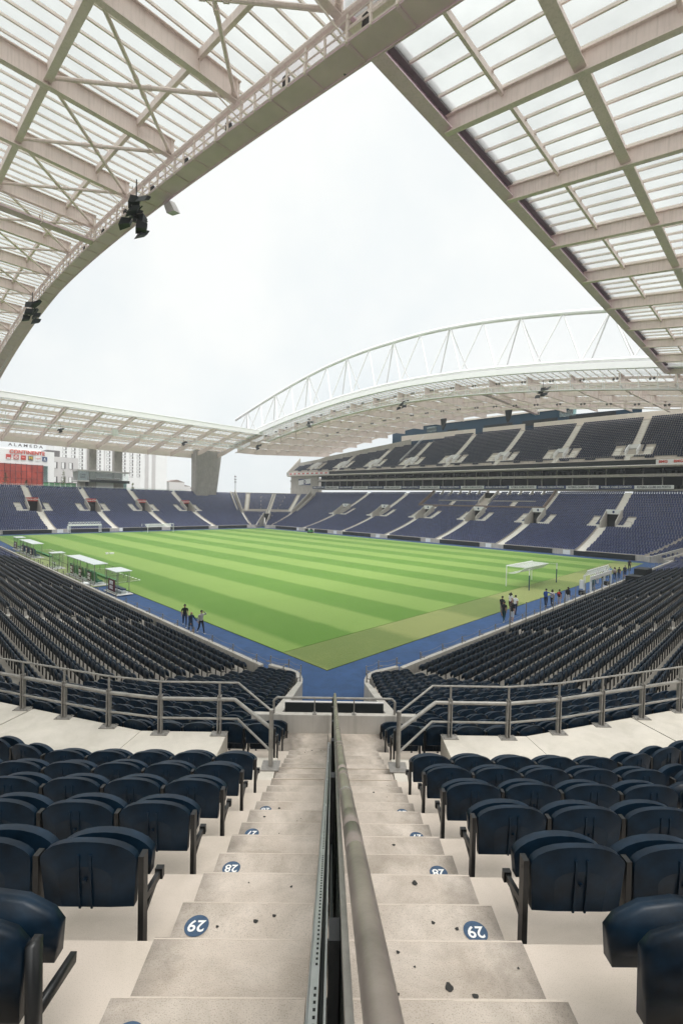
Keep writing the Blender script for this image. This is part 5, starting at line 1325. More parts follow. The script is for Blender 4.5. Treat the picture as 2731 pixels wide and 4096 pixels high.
def booth(label, u0, u1, v0, v1, h, sign, bench, chair=False):
    T = dugout(label, u0, u1, v0, v1, h, 0, True); T.name = 'pitchside_booth'; T['category'] = 'booth'; T['group'] = 'small glass booths beside the pitch'
    if sign: sb_panel(T, u0 + .5, u1 - .6, v0 - .05, .25, 1.45)
    if bench:
        b = MB(); b.box(u0 + .2, v0 + .5, .42, u1 - .1, v0 + .95, .55); b.build('bench_seat', 'navy', T, S); b = MB()
        for u in (u0 + .3, u1 - .2):
            for v in (v0 + .55, v0 + .9): b.bar((u, v, .08), (u, v, .42), .07, .07)
        b.build('bench_leg', 'white', T, S)
    if chair:
        b = MB(); b.box(u0 + .5, v0 + .35, .45, u0 + .95, v0 + .8, .49); b.box(u0 + .5, v0 + .33, .5, u0 + .95, v0 + .37, .9)
        for x in (.52, .92):
            for y in (.37, .78): b.bar((u0 + x, v0 + y, .08), (u0 + x, v0 + y, .45), .03, .03)
        b.build('chair', 'slate', T, S); b = MB(); b.box(u0 + .3, v0 + .2, .75, u1 - .1, v0 + .45, .79); b.build('shelf', 'white', T, S)
booth('small glass booth with one maroon sign and blue bench on the blue track', 22.9, 25.9, -6.05, -4.9, 2.3, True, True)
booth('small glass booth with a chair on green turf between the two long dugouts', 45.2, 46.9, -6.5, -5.3, 2.1, False, False, True)
booth('small glass booth farthest left, beside the farther long dugout', 73.2, 76.2, -5.6, -4.6, 2.2, True, True)
for u0, u1, lab in ((30.5, 40.5, 'green footboard in front of the nearer long dugout'), (59.0, 69.2, 'green footboard in front of the farther long dugout')):
    b = MB(); b.box(u0, -3.85, .065, u1, -3.45, .30); tag(b.build('footboard', 'turf_mat', frame=S), lab, 'footboard', 'footboards before the dugouts')
for a, e, lab in ((29.8, 41.8, 'nearer'), (59.5, 71.5, 'farther')):
    b = MB(); n = 12
    for k in range(n):
        u = a + (e - a) * (k + .2) / n; b.box(u, -1.12, .064, u + .55, -.98, .069)
    b.prism([(a, -1.1, .064), (a + .08, -1.1, .064), (a + .08, -5.0, .064), (a, -5.0, .064)], (0, 0, .004)); b.prism([(e, -1.1, .064), (e + .08, -1.1, .064), (e + .08, -5.0, .064), (e, -5.0, .064)], (0, 0, .004))
    tag(b.build('painted_line', 'white', frame=S), 'white dashed technical area line before the %s dugout' % lab, 'line marking', None, 'structure')
for i, (pts, lab) in enumerate((([(29.4, -4.6), (29.6, -2.6), (33, -1.8), (37, -1.8), (41, -2.0)], 'black rope on thin posts round the nearer dugout area'), ([(48.0, -5.2), (44.6, -5.6), (42, -5.6)], 'black rope on thin posts left of the nearer dugout'), ([(63, -7.6), (55, -7.3), (50, -6.9), (47.2, -6.4)], 'black rope on thin posts left of the chair booth'))):
    T = thing('rope_barrier', lab, 'rope barrier', S(np.array([(*pts[0], .06)]))[0], 'black rope barriers round the dugouts')
    for u, v in pts: b = MB(); b.tube((u, v, .06), (u, v, 1.0), .022, 5); b.tube((u, v, .065), (u, v, .09), .16, 8); b.build('post', 'slate', T, S)
    b = MB(); b.path([(u, v, .95) for u, v in pts], .022, 4); b.build('rope', 'black', T, S)
b = MB(); b.box(27.2, -8.1, 0, 28.4, -7.2, .75); tag(b.build('cabinet', 'white', frame=S), 'white cabinet against the near left wall beside the blue track', 'cabinet')
# grey player entrance block at the far left of the near left wall
b = MB(); b.box(62, -10.3, .9, 84, -9.9, 1.9); tag(b.build('entrance_parapet', 'concrete', frame=S), 'pale parapet of the players entrance in the near left stand', 'wall')
for i, (u, v, h) in enumerate(((-10.3, 39.6, 1.0), (-10.3, 43.6, 1.5))):
    b = MB(); b.box(u - 1.4, v - .05, .7, u, v + (2.6 if i else 2.0), .7 + h)
    if i:
        for k in range(6): b.bar((u - .1 - .02 * k, v + .4 + .3 * k, 2.2), (u - 1.2, v + .9 + .3 * k, 1.2), .03, .03)
    tag(b.build('black_cabinet', 'board', frame=S), ['low black cabinet behind the near right wall, left one', 'tall black screen with bars behind the near right wall'][i], 'cabinet', 'black cabinets behind the near right wall')
for k, (u, v) in enumerate(((-9.4, 27.0), (-9.4, 35.5))):
    b = MB(); b.box(u - .2, v - .25, .9, u + .25, v + .25, 1.35); b.tube((u, v, 1.1), (u - .5, v, 1.1), .05, 6)
    tag(b.build('pitchside_camera', 'black', frame=S), ['black pitchside device left of the wheeled near goal', 'black pitchside device between the legs of the wheeled near goal'][k], 'camera', 'black devices on the near right wall')

# ------------------------------------------------------------------ loudspeakers
def speakers(label, u, v, z, n, seed, face, sc=1.0):
    T = thing('loudspeaker_cluster', label, 'loudspeakers', S(np.array([(u, v, z)]))[0], 'black loudspeaker clusters hung from the roofs'); rr = random.Random(seed)
    b = MB(); b.tube((u, v, z + 2.6), (u, v, z - .4), .05, 6); b.tube((u - 1.2, v, z), (u + 1.2, v, z), .05, 6); b.tube((u, v - .9, z - .3), (u, v + .9, z - .3), .05, 6); b.build('frame', 'black', T, S)
    spots = [(-.9, .3, .9), (-.2, -.2, .75), (.75, .3, .35), (-.75, -.5, -.35), (.25, .5, -.25), (.9, -.5, -.7), (-.15, .4, -1.1), (.5, .75, -1.25)]
    for k in range(n):
        du, dv, dz = [q * sc for q in spots[k]]; a = rr.uniform(-.7, .7) + face; t = rr.uniform(.15, .6); w, h, d = .48 * sc, .34 * sc, .42 * sc
        pts = []
        for yy, ww, hh in ((-d, w, h), (d, w * .6, h * .7)):
            for x, zz in ((-ww, -hh), (ww, -hh), (ww, hh), (-ww, hh)):
                y2 = yy * math.cos(t) + zz * math.sin(t); z2 = -yy * -math.sin(t) + zz * math.cos(t)
                pts.append((u + du + x * math.cos(a) - y2 * math.sin(a), v + dv + x * math.sin(a) + y2 * math.cos(a), z + dz + z2))
        b = MB(); b.add(pts, [(0, 1, 2, 3), (7, 6, 5, 4), (0, 4, 5, 1), (1, 5, 6, 2), (2, 6, 7, 3), (3, 7, 4, 0)]); o = b.build('cabinet', 'board', T, S)
        q = [np.array(p) * .5 + np.array(p2) * .5 for p, p2 in zip(pts[:4], pts[4:])]
        b = MB(); b.bar(pts[3], pts[2], .05, .05); b.build('trim', 'galv', o, S)
SPK = [(13.4, -8.2, 32.3, 8, 1, 0, .95, 'large black loudspeaker cluster on the near left gantry'), (49.2, -8.2, 34.5, 7, 2, 0, 1.05, 'second black loudspeaker cluster down the near left gantry'),
       (121.6, 12.4, 27.7, 3, 3, 0, 1, 'small black loudspeaker cluster at left under the far left roof'), (121.6, 48.7, 28.0, 3, 4, 0, 1, 'small black loudspeaker cluster under the far left roof, right one'),
       (50.1, 74.8, 35.9, 6, 5, 0, 1.1, 'black loudspeaker cluster in the middle of the far arched roof'), (13.7, 74.8, 33.5, 6, 6, 0, 1.0, 'black loudspeaker cluster at the right under the far arched roof'),
       (87.8, 74.8, 34.6, 5, 7, 0, 1.1, 'black loudspeaker cluster left of the middle of the far arched roof'), (116.0, 74.6, 29.2, 4, 8, 0, 1.1, 'black loudspeaker cluster at the far roof corner')]
for u, v, z, n, sd_, fc, sc, lab in SPK: speakers(lab, u, v, z, n, sd_, fc, sc)
b = MB(); b.hexa([(11.2, -6.1, 32.5), (12.6, -6.1, 32.9), (12.6, -5.6, 32.9), (11.2, -5.6, 32.5), (12.2, -6.1, 33.8), (13.4, -6.1, 34.2), (13.4, -5.6, 34.2), (12.2, -5.6, 33.8)]); tag(b.build('white_panel_antenna', 'grey_building', frame=S), 'flat pale panel hung outside the near left gantry, by the loudspeakers', 'panel')
b = MB(); c = (-8.0, -6.3, 30.9); b.ball(c, .22, 12, 8); b.tube((c[0], c[1], c[2]), (c[0], c[1], c[2] + .6), .12, 8); tag(b.build('dome_camera', 'slate', frame=S), 'round dome camera under the near left gantry', 'camera')
for k, (u, v) in enumerate(((17.5, -7.0), (19.8, -7.0))):
    b = MB(); z = float(zr(u)) - 2.4; b.tube((u, v, z - 1), (u, v, z + 1.6), .03, 4); b.tube((u - .6, v, z + 1.2), (u + .6, v, z + 1.2), .025, 4)
    tag(b.build('aerial', 'slate', frame=S), ['thin aerial on the near left gantry, upper one', 'thin aerial on the near left gantry, beside the loudspeakers'][k], 'aerial', 'thin aerials on the near left gantry')
for k, u in enumerate((36, 58)):
    b = MB(); b.prism([(u - 1, 106.6, 38.4 - .5), (u + 1, 106.6, 38.4 - .5), (u + .7, 106.6, 35.4), (u + .2, 106.6, 34.2), (u - .6, 106.6, 35.6)], (0, .6, 0))
    tag(b.build('line_array_speaker', 'board', frame=S), ['dark hanging speaker column before the blue rear wall, right one', 'dark hanging speaker column before the blue rear wall, left one'][k], 'loudspeaker', 'hanging speaker columns under the far roof')

# ------------------------------------------------------------------ foreground rails
def walk_rail(sg, label):
    base = zp(16.56); m, s0, G, t = corner_pts(15.40)
    pts = []
    x = 1.84
    while x < m: pts.append((sg * x, s0)); x += .935
    tt = x - m
    c, sn = math.cos(RAD(18)), math.sin(RAD(18))
    while tt < 6.2: pts.append((sg * (m + tt * c), s0 + tt * sn)); tt += .935
    T = thing('walkway_rail', label, 'handrail', C0(np.array([(pts[0][0], pts[0][1], base)]))[0], 'galvanised rails along the walkway')
    for x, s in pts:
        b = MB(); b.bar((x - .022, s, base), (x - .022, s, base + .62), .014, .075, up=(0, 1, 0)); b.bar((x + .022, s, base), (x + .022, s, base + .62), .014, .075, up=(0, 1, 0)); b.tube((x, s, base + .3), (x, s, base + .82), .018, 8); po = b.build('post', 'galv', T, C0)
        b = MB(); b.box(x - .13, s - .075, base, x + .13, s + .075, base + .012)
        for dx in (-.1, .1):
            for dy in (-.05, .05): b.tube((x + dx, s + dy, base + .012), (x + dx, s + dy, base + .026), .011, 6)
        b.build('base_plate', 'galv', po, C0)
    end = (sg * .935, 6.62); ze = zp(15.76)
    b = MB(); b.path([(end[0], end[1], ze + .98), (sg * 1.55, s0, base + .83)] + [(x, s, base + .83) for x, s in pts], .016, 8); b.build('top_rail', 'rail', T, C0, smooth=False)
    b = MB(); b.path([(end[0], end[1], ze + .72), (sg * 1.6, s0, base + .56)] + [(x, s, base + .56) for x, s in pts], .029, 10); b.build('middle_rail', 'rail', T, C0)
    b = MB(); b.path([(end[0], end[1], ze + .38), (sg * 1.55, s0, base + .25)] + [(x, s, base + .25) for x, s in pts], .018, 8); b.build('lower_rail', 'rail', T, C0)
    b = MB(); b.tube((end[0], end[1], ze + .155), (end[0], end[1], ze + 1.0), .033, 12); po = b.build('end_post', 'rail', T, C0)
    b = MB(); b.box(end[0] - .13, end[1] - .13, ze + .155, end[0] + .13, end[1] + .13, ze + .17); b.build('base_plate', 'galv', po, C0)
walk_rail(-1, 'steel rail along the front of the left walkway'); walk_rail(1, 'steel rail along the front of the right walkway')
T = thing('parapet_rail', 'single steel tube rail on the parapet above the tunnel mouth', 'handrail', C0(np.array([(0, PORTAL_S + .15, 5.17)]))[0])
b = MB(); b.path([(-1.22, PORTAL_S + .08, 5.43), (1.22, PORTAL_S + .08, 5.43)], .026, 8); b.path([(-1.22, PORTAL_S + .08, 5.43), (-1.29, PORTAL_S + .08, 5.36), (-1.29, PORTAL_S + .08, 4.8)], .026, 8); b.path([(1.22, PORTAL_S + .08, 5.43), (1.29, PORTAL_S + .08, 5.36), (1.29, PORTAL_S + .08, 4.8)], .026, 8); b.build('tube', 'rail', T, C0)
for x in (-.42, .42):
    b = MB(); b.tube((x, PORTAL_S + .08, 5.09), (x, PORTAL_S + .08, 5.42), .014, 6); b.box(x - .045, PORTAL_S + .03, 5.09, x + .045, PORTAL_S + .13, 5.11); b.build('post', 'galv', T, C0)
# central barrier of the aisle: zinc channel, glass, tube rail
BR = thing('aisle_barrier', 'central stair barrier with zinc channel, glass sheets and a thick worn tube rail', 'barrier', C0(np.array([(0, 5, zp(17.6))]))[0])
nose = lambda s: zp(22.6 - s) if s > 5.4 else zp(17.2) + (5.4 - s) * .437
def bz(s, off): return nose(s) + off
ss = [-1.2, .3, 1.3, 2.2, 3.2, 4.3, 5.4, 6.6, 7.9, 9.35]
RAILZ = {}
rl = lambda s: .004 + .014 * max(0, (2 - s) / 1.5)
def railz(s): return EYE - np.interp(s, [-1.2, .3, 1.3, 3.3, 5.3, 9.4], [.0, .545, .95, 1.77, 2.56, 3.98])
b = MB()
for a, c in zip(ss[:-1], ss[1:]):
    n = 6
    for k in range(n):
        p = a + (c - a) * k / n; q = a + (c - a) * (k + 1) / n
        b.tube((rl(p), p, railz(p)), (rl(q), q, railz(q)), .0255, 16, cap=(k in (0, n - 1)))
b.build('tube_rail', 'worn_rail', BR, C0, smooth=True)
b = MB()
for s in (.3, 1.75, 3.3, 4.9, 6.6, 8.2): b.tube((rl(s), s - .015, railz(s - .015)), (rl(s), s + .015, railz(s + .015)), .027, 16)
b.build('rail_sleeve', 'galv', BR, C0, smooth=False)
b = MB()
for a, c in zip(ss[:-1], ss[1:]):
    n = 5
    for k in range(n):
        p = a + (c - a) * k / n; q = a + (c - a) * (k + 1) / n
        for (x0, x1, h0, h1) in ((-.118, -.082, .045, .062), (-.120, -.112, -.06, .062), (-.062, -.054, -.06, .085)):
            b.hexa([(x0, p, bz(p, h0)), (x1, p, bz(p, h0)), (x1, q, bz(q, h0)), (x0, q, bz(q, h0)), (x0, p, bz(p, h1)), (x1, p, bz(p, h1)), (x1, q, bz(q, h1)), (x0, q, bz(q, h1))])
b.build('zinc_channel', 'galv_bright', BR, C0)
b = MB()
for a, c in zip(ss[:-1], ss[1:]):
    for (x0, x1, h0, h1) in ((-.080, -.064, -.06, .03), (-.045, -.036, -.05, .30), ):
        b.hexa([(x0, a, bz(a, h0)), (x1, a, bz(a, h0)), (x1, c, bz(c, h0)), (x0, c, bz(c, h0)), (x0, a, bz(a, h1)), (x1, a, bz(a, h1)), (x1, c, bz(c, h1)), (x0, c, bz(c, h1))])
b.build('gasket_strip', 'board', BR, C0)
b = MB()
for k in range(230):
    s = .25 + k * .037
    if s > 9.2 or (k % 37) in (0, 1, 2): continue
    z = bz(s, .0625); b.quad((-.098, s, z), (-.089, s, z), (-.089, s + .017, bz(s + .017, .0625)), (-.098, s + .017, bz(s + .017, .0625)))
b.build('punched_holes', 'dark', BR, C0)['kind'] = 'stuff'
cuts = [-1.2, .62, 1.9, 3.15, 4.4, 5.65, 6.9, 8.15, 9.35]
for a, c in zip(cuts[:-1], cuts[1:]):
    b = MB(); a2, c2 = a + .006, c - .006; h = lambda s: railz(s) - .06
    b.hexa([(x_, y_, (bz(y_, 0) if k_ == 0 else h(y_))) for k_ in (0, 1) for x_, y_ in ((-.030, a2), (-.020, a2), (-.020, c2), (-.030, c2))])
    b.build('glass_sheet', 'glass_rail', BR, C0)
for s in (.9, 2.5, 4.1, 5.8, 7.5, 9.2):
    b = MB(); b.box(-.052, s - .025, bz(s, -.1), -.026, s + .025, railz(s) - .07); b.build('stanchion', 'black', BR, C0)
b = MB()
for a, c in zip(ss[:-1], ss[1:]): b.bar((-.022, a, railz(a) - .06), (-.022, c, railz(c) - .06), .012, .05)
b.build('rail_clamp', 'galv', BR, C0)

# ------------------------------------------------------------------ people
SKIN = mat('skin', (.42, .25, .17), .6, var=.06); SKIN2 = mat('skin_tan', (.30, .17, .11), .6, var=.06)
HAIRB = mat('black_hair', (.012, .010, .009), .6, var=.3, scale=30); HAIRG = mat('grey_hair', (.22, .20, .18), .7, var=.2, scale=30)
_cm = {}
def cloth(c):
    if c not in _cm: _cm[c] = mat('cloth_%d' % len(_cm), c, .85, var=.12, scale=9)
    return _cm[c]
BLK, WHT, NVY, GRN, KHA, BLU, JEAN, TEA, BGE, GRY, LBL, PNK = (.012, .013, .016), (.70, .69, .68), (.018, .03, .06), (.012, .045, .05), (.42, .36, .28), (.02, .06, .24), (.035, .07, .12), (.02, .10, .12), (.52, .45, .42), (.40, .38, .36), (.02, .19, .42), (.46, .33, .32)
def person(label, u, v, head, h, shirt, legs, shoes, sleeves='short', shorts=False, hair='short', stride=.3, arms=(.35, -.35), skin=SKIN, female=False, pose=None, z0=0.0, hairm=None, group='visitors on the blue track'):
    k = h / 1.75; J = {}; E = []; R = {}; Z = {}
    def j(n, p, r, par=None, zone=None):
        J[n] = np.array(p, float) * k; R[n] = np.array(r if isinstance(r, tuple) else (r, r)) * k
        if par: E.append((par, n)); Z[(par, n)] = zone
    sw = .155 if female else .185; hp = .095
    lean = .04
    j('pelvis', (0, 0, .96), (.155, .115)); j('waist', (0, .01, 1.10), (.135 if female else .15, .105), 'pelvis', 'shirt'); j('chest', (0, lean, 1.32), (.165 if not female else .145, .115), 'waist', 'shirt')
    j('neck0', (0, lean + .005, 1.46), (.07, .065), 'chest', 'shirt'); j('neck', (0, lean + .02, 1.53), .052, 'neck0', 'skin')
    j('head', (0, lean + .045, 1.615), (.078, .092), 'neck', 'skin'); j('crown', (0, lean + .04, 1.685), (.074, .086), 'head', 'skin')
    for s, nm, ph in ((-1, 'l', 1), (1, 'r', -1)):
        a = stride * ph; kn = .46; th = .46
        hipp = np.array((s * hp, 0, .90)); ka = a + .12 * (1 if ph < 0 else .3); knee = hipp + np.array((s * .01, math.sin(ka) * th, -math.cos(ka) * th))
        sa = a - (.45 if ph < 0 else .02) * min(1, abs(stride) * 2.5); ank = knee + np.array((0, math.sin(sa) * .41, -math.cos(sa) * .41)); ank[2] = max(ank[2], .075)
        j('hip' + nm, hipp, .098, 'pelvis', 'legs'); j('mid' + nm, hipp * .5 + knee * .5, .078, 'hip' + nm, 'legs'); j('knee' + nm, knee, .058, 'mid' + nm, 'legs' )
        j('calf' + nm, knee * .6 + ank * .4 + np.array((0, -.012, 0)), .055, 'knee' + nm, 'shin'); j('ank' + nm, ank, .038, 'calf' + nm, 'shin')
        j('heel' + nm, ank + np.array((0, -.02, -.035)), .042, 'ank' + nm, 'shoe'); j('toe' + nm, ank + np.array((s * .015, .17, -.045)), (.042, .03), 'heel' + nm, 'shoe')
        aa = arms[0] if s < 0 else arms[1]
        sh = np.array((s * sw, lean, 1.415)); el = sh + np.array((s * .05, math.sin(aa) * .28, -math.cos(aa) * .28)); ab = aa + .35
        wr = el + np.array((s * .0, math.sin(ab) * .25, -math.cos(ab) * .25))
        if pose and pose.get(nm) is not None: el = np.array(pose[nm][0]); wr = np.array(pose[nm][1])
        d = (wr - el) / np.linalg.norm(wr - el)
        j('sh' + nm, sh, .062, 'chest', 'shirt'); j('el' + nm, el, .042, 'sh' + nm, 'sleeve'); j('wr' + nm, wr, .029, 'el' + nm, 'fore'); j('hand' + nm, wr + d * .075, (.036, .02), 'wr' + nm, 'skin')
    names = list(J); idx = {n: i for i, n in enumerate(names)}
    me = bpy.data.meshes.new('_b'); me.from_pydata([J[n].tolist() for n in names], [(idx[a], idx[b]) for a, b in E], [])
    o = bpy.data.objects.new('_b', me); COL.objects.link(o)
    md = o.modifiers.new('s', 'SKIN'); sv = me.skin_vertices[0].data
    for n in names: sv[idx[n]].radius = R[n].tolist(); sv[idx[n]].use_root = (n == 'pelvis')
    md.use_smooth_shade = True; s2 = o.modifiers.new('d', 'SUBSURF'); s2.levels = 2; s2.render_levels = 2
    dg = bpy.context.evaluated_depsgraph_get(); m2 = bpy.data.meshes.new_from_object(o.evaluated_get(dg)); bpy.data.objects.remove(o)
    # fingers: five short bent chains per hand, rooted inside the palm
    mb = MB()
    for nm, s in (('l', -1), ('r', 1)):
        w = J['wr' + nm]; hd = J['hand' + nm]; d = (hd - w) / np.linalg.norm(hd - w); side = np.array((0, 1, 0)) - d * d[1]; side /= np.linalg.norm(side); nrm = np.cross(d, side)
        for q, ln in enumerate((.062, .072, .068, .054)):
            p = hd + side * (.026 - .017 * q) * k; e1 = p + d * ln * .55 * k; e2 = e1 + (d * .8 - nrm * s * .6) * ln * .45 * k; mb.tube(p, e1, .0085 * k, 5); mb.tube(e1, e2, .0075 * k, 5, .006 * k)
        p = w + d * .03 * k + side * .02 * k; e1 = p + (d * .6 + side * .8) * .05 * k; mb.tube(p, e1, .010 * k, 5); mb.tube(e1, e1 + d * .03 * k, .009 * k, 5)
    hd = J['head']; mb.tube(hd + np.array((0, .085, .005)) * k, hd + np.array((0, .108, -.018)) * k, .012 * k, 5); 
    for s in (-1, 1): mb.ball(hd + np.array((s * .082, .0, .0)) * k, .025 * k, 6, 4, (.4, .7, 1.1))
    nv0 = len(m2.vertices); import bmesh
    bm = bmesh.new(); bm.from_mesh(m2); vs = [bm.verts.new(p) for p in mb.v]
    for f in mb.f:
        try: bm.faces.new([vs[i] for i in f])
        except ValueError: pass
    bm.to_mesh(m2); bm.free()
    co = np.array([vv.co for vv in m2.vertices]); ctr = np.array([p.center for p in m2.polygons])
    A = np.array([J[a] for a, b in E]); B = np.array([J[b] for a, b in E]); zs = [Z[e] for e in E]
    ab = B - A; L2 = (ab ** 2).sum(1) + 1e-9; t = np.clip(((ctr[:, None] - A[None]) * ab[None]).sum(2) / L2, 0, 1); dd = ((ctr[:, None] - A[None] - t[..., None] * ab[None]) ** 2).sum(2) - (np.array([.5 * (R[a][0] + R[b][0]) for a, b in E]) ** 2)[None] * .3
    near = dd.argmin(1)
    mats = {'skin': 0, 'shirt': 1, 'legs': 2, 'shoe': 3}
    def zone(i):
        z = zs[near[i]]
        if z == 'sleeve': return 1 if sleeves == 'long' or t[i, near[i]] < .62 else 0
        if z == 'fore': return 1 if sleeves == 'long' else 0
        if z == 'shin': return 0 if shorts else 2
        if z == 'legs': return 2
        if z == 'shirt' and ctr[i, 2] < .945 * k: return 2
        return mats.get(z, 0)
    for q in (skin, cloth(shirt), cloth(legs), cloth(shoes)): m2.materials.append(q)
    m2.polygons.foreach_set('material_index', [zone(i) for i in range(len(m2.polygons))]); m2.polygons.foreach_set('use_smooth', [True] * len(m2.polygons))
    d = Sd(*head); ang = math.atan2(d.y, d.x) - math.pi / 2; loc = S(np.array([(u, v, z0)]))[0]
    low = min(J['toel'][2], J['toer'][2], J['heell'][2], J['heelr'][2]) - .03 * k
    p = bpy.data.objects.new('person', m2); COL.objects.link(p); p.location = (loc[0], loc[1], loc[2] - low + .01); p.rotation_euler = (0, 0, ang)
    tag(p, label, 'person', group)
    hb = MB(); c = J['head'] + np.array((0, -.012, .035)) * k
    if hair != 'bald':
        n0 = 16; pts = []; 
        hb.ball(c + np.array((0, -.006, .012)) * k, .105 * k, 14, 9, (.86, .98, .92))
        hb.v = [(x, y, max(z, (J['head'][2] - (.02 * k if y < c[1] else -.045 * k)))) for x, y, z in hb.v]
        if hair in ('long', 'curly'):
            for _ in range(10 if hair == 'curly' else 6):
                hb.ball(c + np.array((rng.normal(0, .055), -.06 + rng.normal(0, .025), -.03 - abs(rng.normal(0, .07)))) * k, (.062 if hair == 'curly' else .055) * k, 8, 5)
        if hair == 'bun': hb.ball(c + np.array((0, -.11, .05)) * k, .05 * k, 8, 5)
    else:
        hb.ball(c + np.array((0, -.03, -.03)) * k, .088 * k, 12, 6, (.95, .85, .45))
    ho = hb.build('hair', hairm or HAIRB, None, loc=(0, 0, 0), smooth=True); ho.parent = p; ho.location = (0, 0, 0)
    return p, J, k, ang, (loc[0], loc[1], loc[2] - low + .01)
def on_back(name, P, m, lab, accent=None):
    p, J, k, ang, loc = P; b = MB(); c = J['chest'] + np.array((0, -.17, -.04)) * k; b.ball(c, .17 * k, 10, 8, (.95, .55, 1.25))
    ca, sa = math.cos(ang), math.sin(ang)
    f = lambda a: np.stack([a[:, 0] * ca - a[:, 1] * sa + loc[0], a[:, 0] * sa + a[:, 1] * ca + loc[1], a[:, 2] + loc[2]], -1)
    o = tag(b.build(name, m, frame=f, smooth=True), lab, 'backpack', 'backpacks')
    if accent:
        b = MB(); b.ball(c + np.array((0, -.07, -.05)) * k, .10 * k, 8, 6, (.8, .45, .9)); b.build('pocket', accent, o, f, smooth=True)
    return o
WU, WV = (-1, .12), (.06, 1)
person('man in black T-shirt and black trousers, upper left of three walking near the grass corner', 8.16, -6.25, (-.9, -.45), 1.74, BLK, NVY, WHT, stride=.38, arms=(.2, -.1))
person('bald man in dark jacket and blue shorts, middle of three walking by the left wall', 5.85, -6.95, (-.95, .3), 1.72, NVY, JEAN, WHT, 'long', True, 'bald', .22, (.5, .2), hairm=HAIRG)
person('person in pale printed sweatshirt with a raised arm, beside the bald man', 5.75, -6.2, (-.75, .0), 1.70, GRY, BLK, WHT, 'long', False, 'short', .33, (.1, -.2), pose={'l': ((-.36, .12, 1.40), (-.16, .20, 1.60))})
person('man in black shirt and khaki shorts, left front of the group by the goal', -6.35, 15.86, WV, 1.74, BLK, KHA, BLK, 'short', True, 'short', .18)
person('woman in white top with bushy black hair, behind the man in khaki shorts', -6.1, 18.1, WV, 1.72, WHT, (.10, .03, .05), BLK, 'short', True, 'curly', .22, female=True)
person('man in dark sports shirt with green trousers, walking nearest the right wall group', -7.45, 13.9, WV, 1.75, BLK, GRN, WHT, 'short', False, 'short', .30, skin=SKIN2)
person('man in plain white T-shirt between the curly haired pair', -6.9, 17.3, WV, 1.72, WHT, NVY, BLK, 'short', False, 'short', .2, skin=SKIN2)
person('curly haired boy in black T-shirt and white shorts, lowest of the near group', -7.85, 14.6, WV, 1.58, BLK, WHT, WHT, 'short', True, 'curly', .2)
person('man in blue sweater with an arm round a woman', -7.55, 22.6, WV, 1.76, BLU, BLK, BLK, 'long', False, 'short', .22, pose={'r': ((.36, .08, 1.36), (.58, .12, 1.25))})
PW = person('woman in white top and black trousers beside the man in blue sweater', -7.95, 23.1, WV, 1.68, WHT, BLK, WHT, 'short', False, 'curly', .2, female=True)
on_back('backpack', PW, cloth(BGE), 'pale backpack on the woman beside the man in blue sweater')
PR1 = person('man in black top and pale shorts carrying a red backpack', -8.25, 24.1, WV, 1.62, BLK, BGE, BLK, 'short', True, 'short', .15)
on_back('backpack', PR1, cloth((.42, .025, .02)), 'red and black backpack worn by the man in pale shorts', cloth(BLK))
person('woman in black top and white trousers, right of the red backpack', -8.55, 25.6, WV, 1.72, BLK, WHT, BLK, 'long', False, 'long', .12, female=True)
person('person in teal clothes seen under the wheeled goal', -8.05, 35.3, WV, 1.72, TEA, GRN, WHT, 'long', False, 'short', .12)
person('man in pale pink shirt and beige trousers behind the wheeled goal', -6.75, 41.6, WV, 1.76, BGE, BGE, BLK, 'long', False, 'short', .2, hairm=HAIRG)
person('woman in dark top and black trousers seen behind the wheeled goal bar', -7.3, 41.9, WV, 1.68, BLK, BLK, (.4, .02, .03), 'long', False, 'short', .2, female=True)
person('woman in white top with black hair left of the man in bright blue', -6.4, 46.9, WV, 1.66, WHT, NVY, WHT, 'short', False, 'long', .15, female=True)
person('man in bright blue T-shirt and jeans beyond the wheeled goal', -6.75, 47.3, WV, 1.74, LBL, JEAN, WHT, 'short', False, 'short', .15, hairm=HAIRG)
PK = person('woman in pink top and black trousers right of the man in bright blue', -7.2, 47.6, WV, 1.66, PNK, BLK, BLK, 'short', False, 'curly', .2, female=True)
on_back('backpack', PK, cloth(BGE), 'pale backpack on the woman in pink top')
person('woman in black top with white cloth round the hips', -7.6, 48.1, WV, 1.66, BLK, JEAN, WHT, 'short', False, 'bun', .15, female=True)
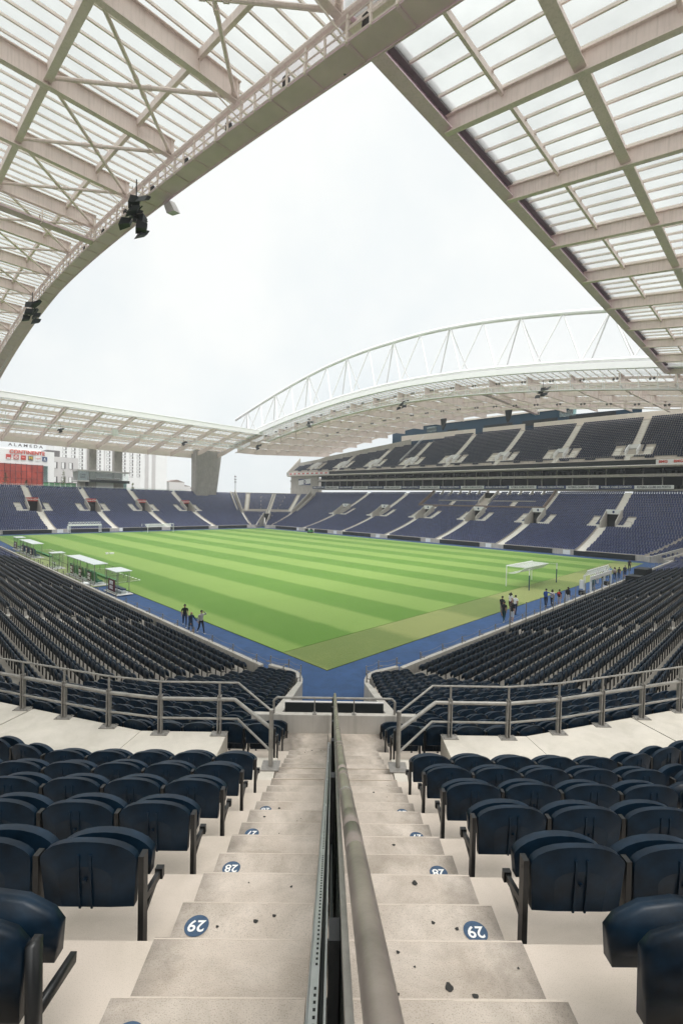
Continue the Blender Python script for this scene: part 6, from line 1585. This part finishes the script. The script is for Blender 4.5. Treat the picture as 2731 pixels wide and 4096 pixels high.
PN = person('man in brown top and dark shorts wearing a navy backpack', -7.75, 50.5, WV, 1.74, (.10, .075, .06), NVY, WHT, 'long', True, 'short', .15, hairm=HAIRG)
on_back('backpack', PN, cloth(NVY), 'navy backpack worn by the man in dark shorts')
person('man dressed all in black standing farthest away at the grass corner', -6.4, 59.0, WV, 1.80, BLK, BLK, BLK, 'short', False, 'short', .06)
person('groundsman in white standing left of the green machine by the far wall', 83.2, 71.6, (1, 0), 1.7, WHT, WHT, BLK, 'long', False, 'short', .2, group='groundsmen at the far touchline')
person('groundsman in white bending right of the green machine by the far wall', 81.2, 71.7, (1, 0), 1.7, WHT, (.45, .42, .45), BLK, 'long', False, 'short', .15, (.9, .9), group='groundsmen at the far touchline')
b = MB(); b.prism([(83.4, 71.2, .3), (81.9, 71.2, .3), (81.7, 71.2, 1.0), (83.2, 71.2, .85), (83.6, 71.2, .6)], (0, .9, 0))
mw = tag(b.build('mower', mat('mower_green', (.03, .22, .08), .5), frame=S), 'green ground machine between two groundsmen at the far touchline', 'mower')
b = MB()
for u in (82.1, 83.2): b.tube((u, 71.1, .25), (u, 72.2, .25), .25, 10)
b.build('wheel', 'black', mw, S); b = MB(); b.tube((83.4, 71.6, .8), (84.4, 71.6, 1.3), .04, 5); b.build('handle', 'black', mw, S)

# ------------------------------------------------------------------ thin damp air
b = MB(); b.box(-330, -330, -1.1, 330, 420, 60)
hz = b.build('haze', mat('air', (1, 1, 1)), loc=(0, 0, 0)); tag(hz, 'thin pale haze filling the stadium air', 'haze', None, 'stuff')
hm = hz.data.materials[0]; n = hm.node_tree.nodes; l = hm.node_tree.links
for q in list(n):
    if q.type != 'OUTPUT_MATERIAL': n.remove(q)
pv = n.new('ShaderNodeVolumePrincipled'); pv.inputs['Color'].default_value = (.97, .98, 1, 1); pv.inputs['Density'].default_value = .0006; pv.inputs['Anisotropy'].default_value = .2
l.new(pv.outputs[0], [q for q in n if q.type == 'OUTPUT_MATERIAL'][0].inputs['Volume'])
